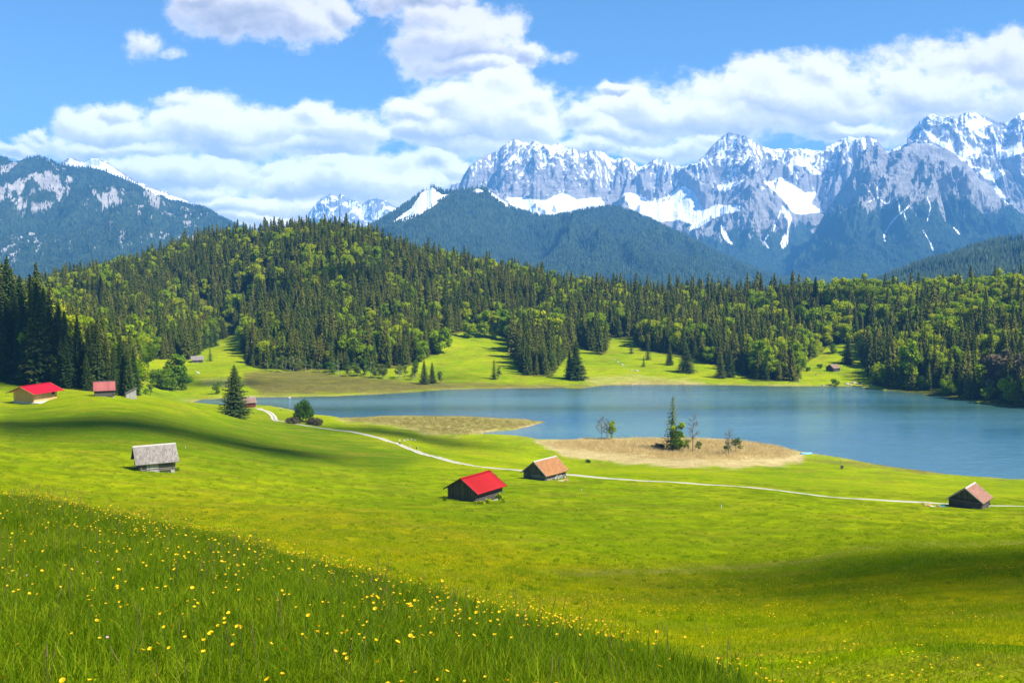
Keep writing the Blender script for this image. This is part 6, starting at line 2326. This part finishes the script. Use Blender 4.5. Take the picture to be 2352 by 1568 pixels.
def person(loc, face, h, pose, label, top, legs, hair, cat='person', hat=None, sleeves=True):
    """A figure 1.7 units tall scaled to h; faces local -Y."""
    root = empty("person", loc, face)
    root.scale = (h / 1.7,) * 3
    tag(root, label, cat)
    if pose == 'walk':
        J = dict(pelvis=(0, 0, .90, .12), waist=(0, -.01, 1.08, .115), chest=(0, 0, 1.30, .135), neck=(0, 0, 1.46, .05), head=(0, -.02, 1.58, .09), crown=(0, -.01, 1.66, .07),
                 ls=(.17, 0, 1.38, .06), le=(.24, .08, 1.12, .045), lw=(.25, -.02, .90, .032), rs=(-.17, 0, 1.38, .06), re=(-.24, -.04, 1.12, .045), rw=(-.24, -.16, .93, .032),
                 lh=(.10, 0, .86, .095), lk=(.11, -.14, .48, .065), la=(.11, -.10, .09, .042), lt=(.11, -.26, .04, .038), rh=(-.10, 0, .86, .095), rk=(-.11, .04, .48, .065), ra=(-.11, .24, .12, .042), rt=(-.11, .14, .03, .038))
    elif pose == 'sit':
        J = dict(pelvis=(0, 0, .12, .13), waist=(0, .02, .30, .12), chest=(0, .04, .52, .135), neck=(0, .02, .68, .05), head=(0, -.01, .80, .09), crown=(0, 0, .88, .07),
                 ls=(.17, .03, .60, .06), le=(.25, -.06, .38, .045), lw=(.18, -.28, .34, .032), rs=(-.17, .03, .60, .06), re=(-.26, .12, .36, .045), rw=(-.28, .22, .10, .032),
                 lh=(.10, -.04, .12, .10), lk=(.13, -.40, .42, .065), la=(.13, -.62, .08, .042), lt=(.13, -.76, .04, .038), rh=(-.10, -.04, .12, .10), rk=(-.13, -.44, .30, .065), ra=(-.13, -.80, .06, .042), rt=(-.13, -.88, .12, .036))
    elif pose == 'lie':
        J = dict(pelvis=(0, 0, .11, .12), waist=(0, .20, .11, .11), chest=(0, .42, .13, .13), neck=(0, .58, .16, .05), head=(0, .70, .19, .09), crown=(0, .78, .20, .07),
                 ls=(.17, .50, .13, .06), le=(.36, .56, .06, .045), lw=(.30, .76, .06, .032), rs=(-.17, .50, .13, .06), re=(-.30, .30, .06, .045), rw=(-.26, .06, .06, .032),
                 lh=(.10, -.04, .10, .09), lk=(.13, -.42, .24, .062), la=(.12, -.70, .06, .042), lt=(.12, -.80, .08, .036), rh=(-.10, -.04, .10, .09), rk=(-.12, -.44, .10, .062), ra=(-.12, -.84, .06, .042), rt=(-.12, -.92, .12, .036))
    else:  # bending forward
        J = dict(pelvis=(0, .12, .86, .12), waist=(0, .02, 1.0, .115), chest=(0, -.20, 1.10, .13), neck=(0, -.36, 1.14, .05), head=(0, -.48, 1.12, .10), crown=(0, -.56, 1.13, .08),
                 ls=(.17, -.26, 1.08, .06), le=(.20, -.32, .84, .045), lw=(.17, -.42, .62, .032), rs=(-.17, -.26, 1.08, .06), re=(-.20, -.34, .84, .045), rw=(-.17, -.44, .62, .032),
                 lh=(.10, .10, .84, .095), lk=(.12, -.02, .46, .065), la=(.12, .08, .09, .042), lt=(.12, -.08, .04, .038), rh=(-.10, .10, .84, .095), rk=(-.12, .04, .46, .065), ra=(-.12, .14, .09, .042), rt=(-.12, -.02, .04, .038))
    bones = [('pelvis', 'waist'), ('waist', 'chest'), ('chest', 'neck'), ('neck', 'head'), ('head', 'crown'), ('chest', 'ls'), ('ls', 'le'), ('le', 'lw'), ('chest', 'rs'), ('rs', 're'), ('re', 'rw'),
             ('pelvis', 'lh'), ('lh', 'lk'), ('lk', 'la'), ('la', 'lt'), ('pelvis', 'rh'), ('rh', 'rk'), ('rk', 'ra'), ('ra', 'rt')]
    for s in 'lr':
        w, e = Vector(J[s + 'w'][:3]), Vector(J[s + 'e'][:3])
        d = (w - e).normalized()
        sd = d.cross(Vector((0, 1, 0.2))).normalized()
        pl = w + d * 0.08
        J[s + 'p'] = (*pl, .034)
        bones.append((s + 'w', s + 'p'))
        for k, (o, ln) in enumerate(((-.030, .075), (-.010, .085), (.010, .08), (.030, .062))):
            q = pl + sd * o + d * 0.03
            J[f'{s}f{k}'] = (*(q + d * ln * .5), .009)
            J[f'{s}g{k}'] = (*(q + d * ln + Vector((0, -.012, 0))), .008)
            bones += [(s + 'p', f'{s}f{k}'), (f'{s}f{k}', f'{s}g{k}')]
        th = w + d * .03 + sd * (-.05 if s == 'l' else .05)
        J[s + 'm'] = (*th, .012)
        J[s + 'n'] = (*(th + d * .045), .009)
        bones += [(s + 'w', s + 'm'), (s + 'm', s + 'n')]
    skin_body("body", J, bones, M_SKIN, root)
    k = 1.16
    sh = {a: (*J[a][:3], J[a][3] * k) for a in ('pelvis', 'waist', 'chest', 'ls', 'rs', 'le', 're')}
    b = [('pelvis', 'waist'), ('waist', 'chest'), ('chest', 'ls'), ('chest', 'rs'), ('ls', 'le'), ('rs', 're')]
    skin_body("shirt", sh, b, M_CLOTH[top], root)
    tr = {a: (*J[a][:3], J[a][3] * 1.14 + .006) for a in ('pelvis', 'lh', 'rh', 'lk', 'rk', 'la', 'ra')}
    b = [('pelvis', 'lh'), ('lh', 'lk'), ('lk', 'la'), ('pelvis', 'rh'), ('rh', 'rk'), ('rk', 'ra')]
    skin_body("trousers", tr, b, M_CLOTH[legs], root)
    hd = Vector(J['head'][:3])
    cr = Vector(J['crown'][:3])
    up = (cr - hd).normalized()
    fw = Vector((0, -1, 0)) - up * Vector((0, -1, 0)).dot(up)
    bm = bmesh.new()
    bmesh.ops.create_uvsphere(bm, u_segments=12, v_segments=8, radius=0.112)
    for v in bm.verts:
        v.co.z *= 1.05
        if v.co.y < -0.04 and v.co.z < 0.04:
            v.co.y = -0.04 + (v.co.y + 0.04) * 0.3
    me = bpy.data.meshes.new("hair")
    bm.to_mesh(me)
    bm.free()
    me.materials.append(M_CLOTH[hat] if hat else hair)
    o = bpy.data.objects.new("helmet" if hat else "hair", me)
    COL.objects.link(o)
    o.parent = root
    o.location = hd + up * .05 - fw * .018
    # face: eyes, nose and mouth
    fb = MB()
    rt = fw.cross(up)
    for s in (-1, 1):
        c = hd + fw * .086 + up * .022 + rt * s * .034
        fb.box(c, (.018, .012, .010))
    fb.build("eyes", M_HAIR, root)
    fb = MB()
    fb.box(hd + fw * .098 - up * .008, (.02, .03, .03))
    fb.build("nose", M_SKIN, root)
    fb = MB()
    fb.box(hd + fw * .088 - up * .045, (.04, .008, .010))
    fb.build("mouth", M_CLOTH['red'], root)
    return root


g = ground_at(918, 1022, 150)
person(g + Vector((0, 0, .06)), D2(60), 1.68, 'walk', "grown-up walker in a beige top and dark shorts on the gravel path", 'beige', 'dark', M_BLOND)
g = ground_at(942, 1029, 150)
person(g + Vector((0, 0, .06)), D2(70), 1.05, 'walk', "small child dressed all in pink on the gravel path", 'pink', 'pink', M_BLOND)
g = ground_at(957, 1033, 150)
person(g + Vector((0, 0, .06)), D2(70), 1.2, 'bend', "child in dark clothes with a white helmet bending on the path's edge", 'navy', 'navy', M_HAIR, hat='white')
g = ground_at(1303, 1105, 150)
person(g, D2(-70), 1.65, 'sit', "person in a peach top sitting in the grass right of the tan tiled hut", 'peach', 'peach', M_BLOND)
g = ground_at(2131, 1161, 120)
person(g, D2(70), 1.7, 'lie', "person in peach lying in the grass left of the rightmost hut", 'peach', 'peach', M_HAIR)
g = ground_at(2163, 1164, 120)
person(g, D2(80), 1.7, 'lie', "person in teal lying in the grass nearest the rightmost hut", 'teal', 'teal', M_HAIR)
g = ground_at(2041, 858, 300) if False else ground_at(1874, 862, 300)
person(g, D2(20), 1.65, 'sit', "reddish dressed sunbather sitting below the brown hut across the lake", 'red', 'peach', M_HAIR)
g = ground_at(645, 941, 250)
person(g, D2(30), 1.7, 'sit', "person in white sitting among the yellow flowers by the lakeside", 'white', 'navy', M_HAIR)
g = ground_at(1836, 876, 300)
person(g, D2(0), 1.7, 'walk', "bather in pale clothes standing at the far shore", 'beige', 'beige', M_HAIR)


def towel(px, py, mat, label, sx=1.8, sy=0.8):
    g = ground_at(px, py, 100)
    bm = bmesh.new()
    bmesh.ops.create_grid(bm, x_segments=14, y_segments=8, size=0.5)
    for v in bm.verts:
        x, y = v.co.x * sx, v.co.y * sy
        v.co = Vector((x, y, float(H(g.x + x, g.y + y)) - g.z + .06 + .02 * math.sin(x * 9 + y * 5)))
    me = bpy.data.meshes.new("towel")
    bm.to_mesh(me)
    bm.free()
    me.materials.append(mat)
    o = bpy.data.objects.new("towel", me)
    COL.objects.link(o)
    o.location = g
    s = o.modifiers.new("thick", 'SOLIDIFY')
    s.thickness = 0.025
    tag(o, label, 'towel')


towel(2149, 1163, M_CLOTH['white'], "white towel between the two people lying left of the rightmost hut")
towel(1291, 1104, M_CLOTH['white'], "white towel beside the person sitting right of the tan tiled hut", 1.4, .6)


def bicycle(px, py, Y, rz, label):
    X = px_cE(px, py)[0] * Y
    root = empty("bicycle", P3(X, Y, 0.02), rz)
    tag(root, label, 'bicycle')
    for x in (-.52, .52):
        m = MB()
        n, r = 20, .33
        for k in range(n):
            a, b = 2 * math.pi * k / n, 2 * math.pi * (k + 1) / n
            m.tube([(x + r * math.cos(a), 0, .34 + r * math.sin(a)), (x + r * math.cos(b), 0, .34 + r * math.sin(b))], [.022, .022], 5, cap=False)
        w = m.build("wheel", M_CLOTH['dark'], root)
        s = MB()
        for k in range(8):
            a = math.pi * k / 8
            s.tube([(x - r * math.cos(a), 0, .34 - r * math.sin(a)), (x + r * math.cos(a), 0, .34 + r * math.sin(a))], [.005, .005], 3)
        s.build("spokes", M_WHITE, w)
    m = MB()
    for a, b in [((-.52, .34), (-.1, .34)), ((-.52, .34), (-.18, .82)), ((-.1, .34), (-.2, .88)), ((-.1, .34), (.38, .78)), ((-.18, .82), (.36, .84)), ((.52, .34), (.35, .95))]:
        m.tube([(a[0], 0, a[1]), (b[0], 0, b[1])], [.02, .02], 6)
    m.build("frame", M_WHITE, root)
    m = MB()
    m.box((-.2, 0, .92), (.24, .13, .05))
    m.build("saddle", M_CLOTH['dark'], root)
    m = MB()
    m.tube([(.36, -.27, .99), (.34, 0, .97), (.36, .27, .99)], [.016] * 3, 5)
    m.build("handlebar", M_CLOTH['dark'], root)


bicycle(1279, 1098, 196.0, D2(52), "pale bicycle leaning towards the tan tiled hut's side wall")
bicycle(1287, 1097, 196.4, D2(46), "second pale bicycle nearer the tan tiled hut's right corner")


def pony():
    g = ground_at(455, 860, 300)
    root = empty("pony", g, D2(180))
    tag(root, "white pony with raised head standing on the far left meadow", 'pony')
    J = dict(hip=(-.55, 0, 1.0, .26), belly=(-.1, 0, .95, .27), chest=(.42, 0, 1.0, .27), neck=(.70, 0, 1.35, .15), poll=(.86, 0, 1.72, .11), muzzle=(1.14, 0, 1.52, .07), dock=(-.80, 0, 1.08, .08), tail=(-.95, 0, .55, .06))
    b = [('belly', 'hip'), ('belly', 'chest'), ('chest', 'neck'), ('neck', 'poll'), ('poll', 'muzzle'), ('hip', 'dock'), ('dock', 'tail')]
    for s in (-1, 1):
        n = 'a' if s < 0 else 'b'
        J.update({n + 'f1': (.42, s * .15, .72, .11), n + 'f2': (.44, s * .15, .42, .06), n + 'f3': (.42, s * .15, .05, .05),
                  n + 'h1': (-.50, s * .16, .72, .13), n + 'h2': (-.66, s * .16, .42, .065), n + 'h3': (-.60, s * .16, .05, .05), n + 'e': (.86, s * .07, 1.84, .03)})
        b += [('chest', n + 'f1'), (n + 'f1', n + 'f2'), (n + 'f2', n + 'f3'), ('hip', n + 'h1'), (n + 'h1', n + 'h2'), (n + 'h2', n + 'h3'), ('poll', n + 'e')]
    J = {k: J[k] for k in ['belly'] + [q for q in J if q != 'belly']}
    skin_body("body", J, b, M_WHITE, root)


pony()


# ------------------------------------------------------------------ unseen clouds overhead, placed and shaped to shade chosen ground
def shadow_clouds():
    m, t, bs = material("cloud_white")
    bs.inputs['Base Color'].default_value = (0.9, 0.9, 0.9, 1)
    bs.inputs['Roughness'].default_value = 1.0
    bs.inputs['Specular IOR Level'].default_value = 0.0
    # mostly see-through, to keep the cast shade light
    tr = t.node('ShaderNodeBsdfTransparent')
    ms = t.node('ShaderNodeMixShader')
    ms.inputs[0].default_value = 0.86
    t.l.new(bs.outputs[0], ms.inputs[1])
    t.l.new(tr.outputs[0], ms.inputs[2])
    t.l.new(ms.outputs[0], t.n['Material Output'].inputs['Surface'])
    Zc = 1750.0
    # picture reading of the shade's centre on the ground, half sizes on the ground (m), turn
    SPOTS = [(180, 985, 75, 26, -8), (480, 1010, 60, 24, -14), (700, 1040, 45, 18, -20), (860, 985, 46, 16, -25), (1000, 1010, 40, 18, -20), (1120, 1030, 22, 14, -20),
             ('g', 28, 47, 26, 13, 82), ('g', 17, 51, 9, 6, 30), ('g', 44, 50, 26, 16, 90),
             (60, 860, 70, 45, 0), (820, 878, 40, 7, 5), (520, 880, 40, 25, 0), (1080, 868, 36, 12, 0), (400, 870, 30, 25, 0),
             ('g', -150, 715, 70, 36, 0), ('g', -330, 720, 60, 40, 0), ('g', 210, 660, 70, 30, -10), ('g', 330, 600, 45, 45, 0)]
    rng = np.random.default_rng(8)
    V, F, off = [], [], 0
    bm = bmesh.new()
    bmesh.ops.create_icosphere(bm, subdivisions=3, radius=1)
    sv = np.array([v.co[:] for v in bm.verts])
    sf = np.array([[v.index for v in f.verts] for f in bm.faces])
    bm.free()
    for s in SPOTS:
        if s[0] == 'g':
            gx_, gy_, a, b, tr = s[1:]
            c = P3(gx_, gy_)
        else:
            c = ground_at(s[0], s[1], 12)
            a, b, tr = s[2:]
        a, b = a * 0.8, b * 0.72
        k = (Zc - c.z) / SUN_DIR.z
        C0 = np.array([c.x + SUN_DIR.x * k, c.y + SUN_DIR.y * k, Zc])
        # lumps that fill the ellipse
        nl = 14
        for i in range(nl):
            r0 = math.sqrt(rng.random()) * 0.8
            an = rng.random() * 6.28
            lx, ly = r0 * math.cos(an) * a, r0 * math.sin(an) * b
            T_ = D2(tr)
            x, y = lx * math.cos(T_) - ly * math.sin(T_), lx * math.sin(T_) + ly * math.cos(T_)
            rr = b * rng.uniform(0.32, 0.6)
            st = min(a / b, 2.2) ** 0.6
            q = sv * (1 + 0.3 * perlin(sv[:, 0] * 1.6 + i * 7, sv[:, 1] * 1.6 + sv[:, 2] * 1.3, 4)[:, None])
            qx, qy = q[:, 0] * rr * st, q[:, 1] * rr
            V.append(np.stack([C0[0] + x + qx * math.cos(T_) - qy * math.sin(T_), C0[1] + y + qx * math.sin(T_) + qy * math.cos(T_), C0[2] + rng.uniform(0, 20) + q[:, 2] * rr * 0.5], -1))
            F.append(sf + off)
            off += len(sv)
    o = mesh_np("shade_clouds", np.concatenate(V), np.concatenate(F), m, smooth=True)
    tag(o, kind='stuff')


shadow_clouds()

# ------------------------------------------------------------------ air
def build_haze():
    m = bpy.data.materials.new("valley_air")
    m.use_nodes = True
    t = NT(m.node_tree)
    t.n.clear()
    out = t.node('ShaderNodeOutputMaterial')
    v = t.node('ShaderNodeVolumePrincipled')
    v.inputs['Color'].default_value = (0.13, 0.43, 1.0, 1)
    v.inputs['Density'].default_value = 0.000095
    v.inputs['Anisotropy'].default_value = 0.0
    t.l.new(v.outputs[0], out.inputs['Volume'])
    mb = MB()
    x, y0, y1, z0, z1 = 12500, -600, 12700, -95, 1420
    mb.box((0, (y0 + y1) / 2, (z0 + z1) / 2), (2 * x, y1 - y0, z1 - z0))
    o = mb.build("haze", m)
    tag(o, kind='stuff')


build_haze()
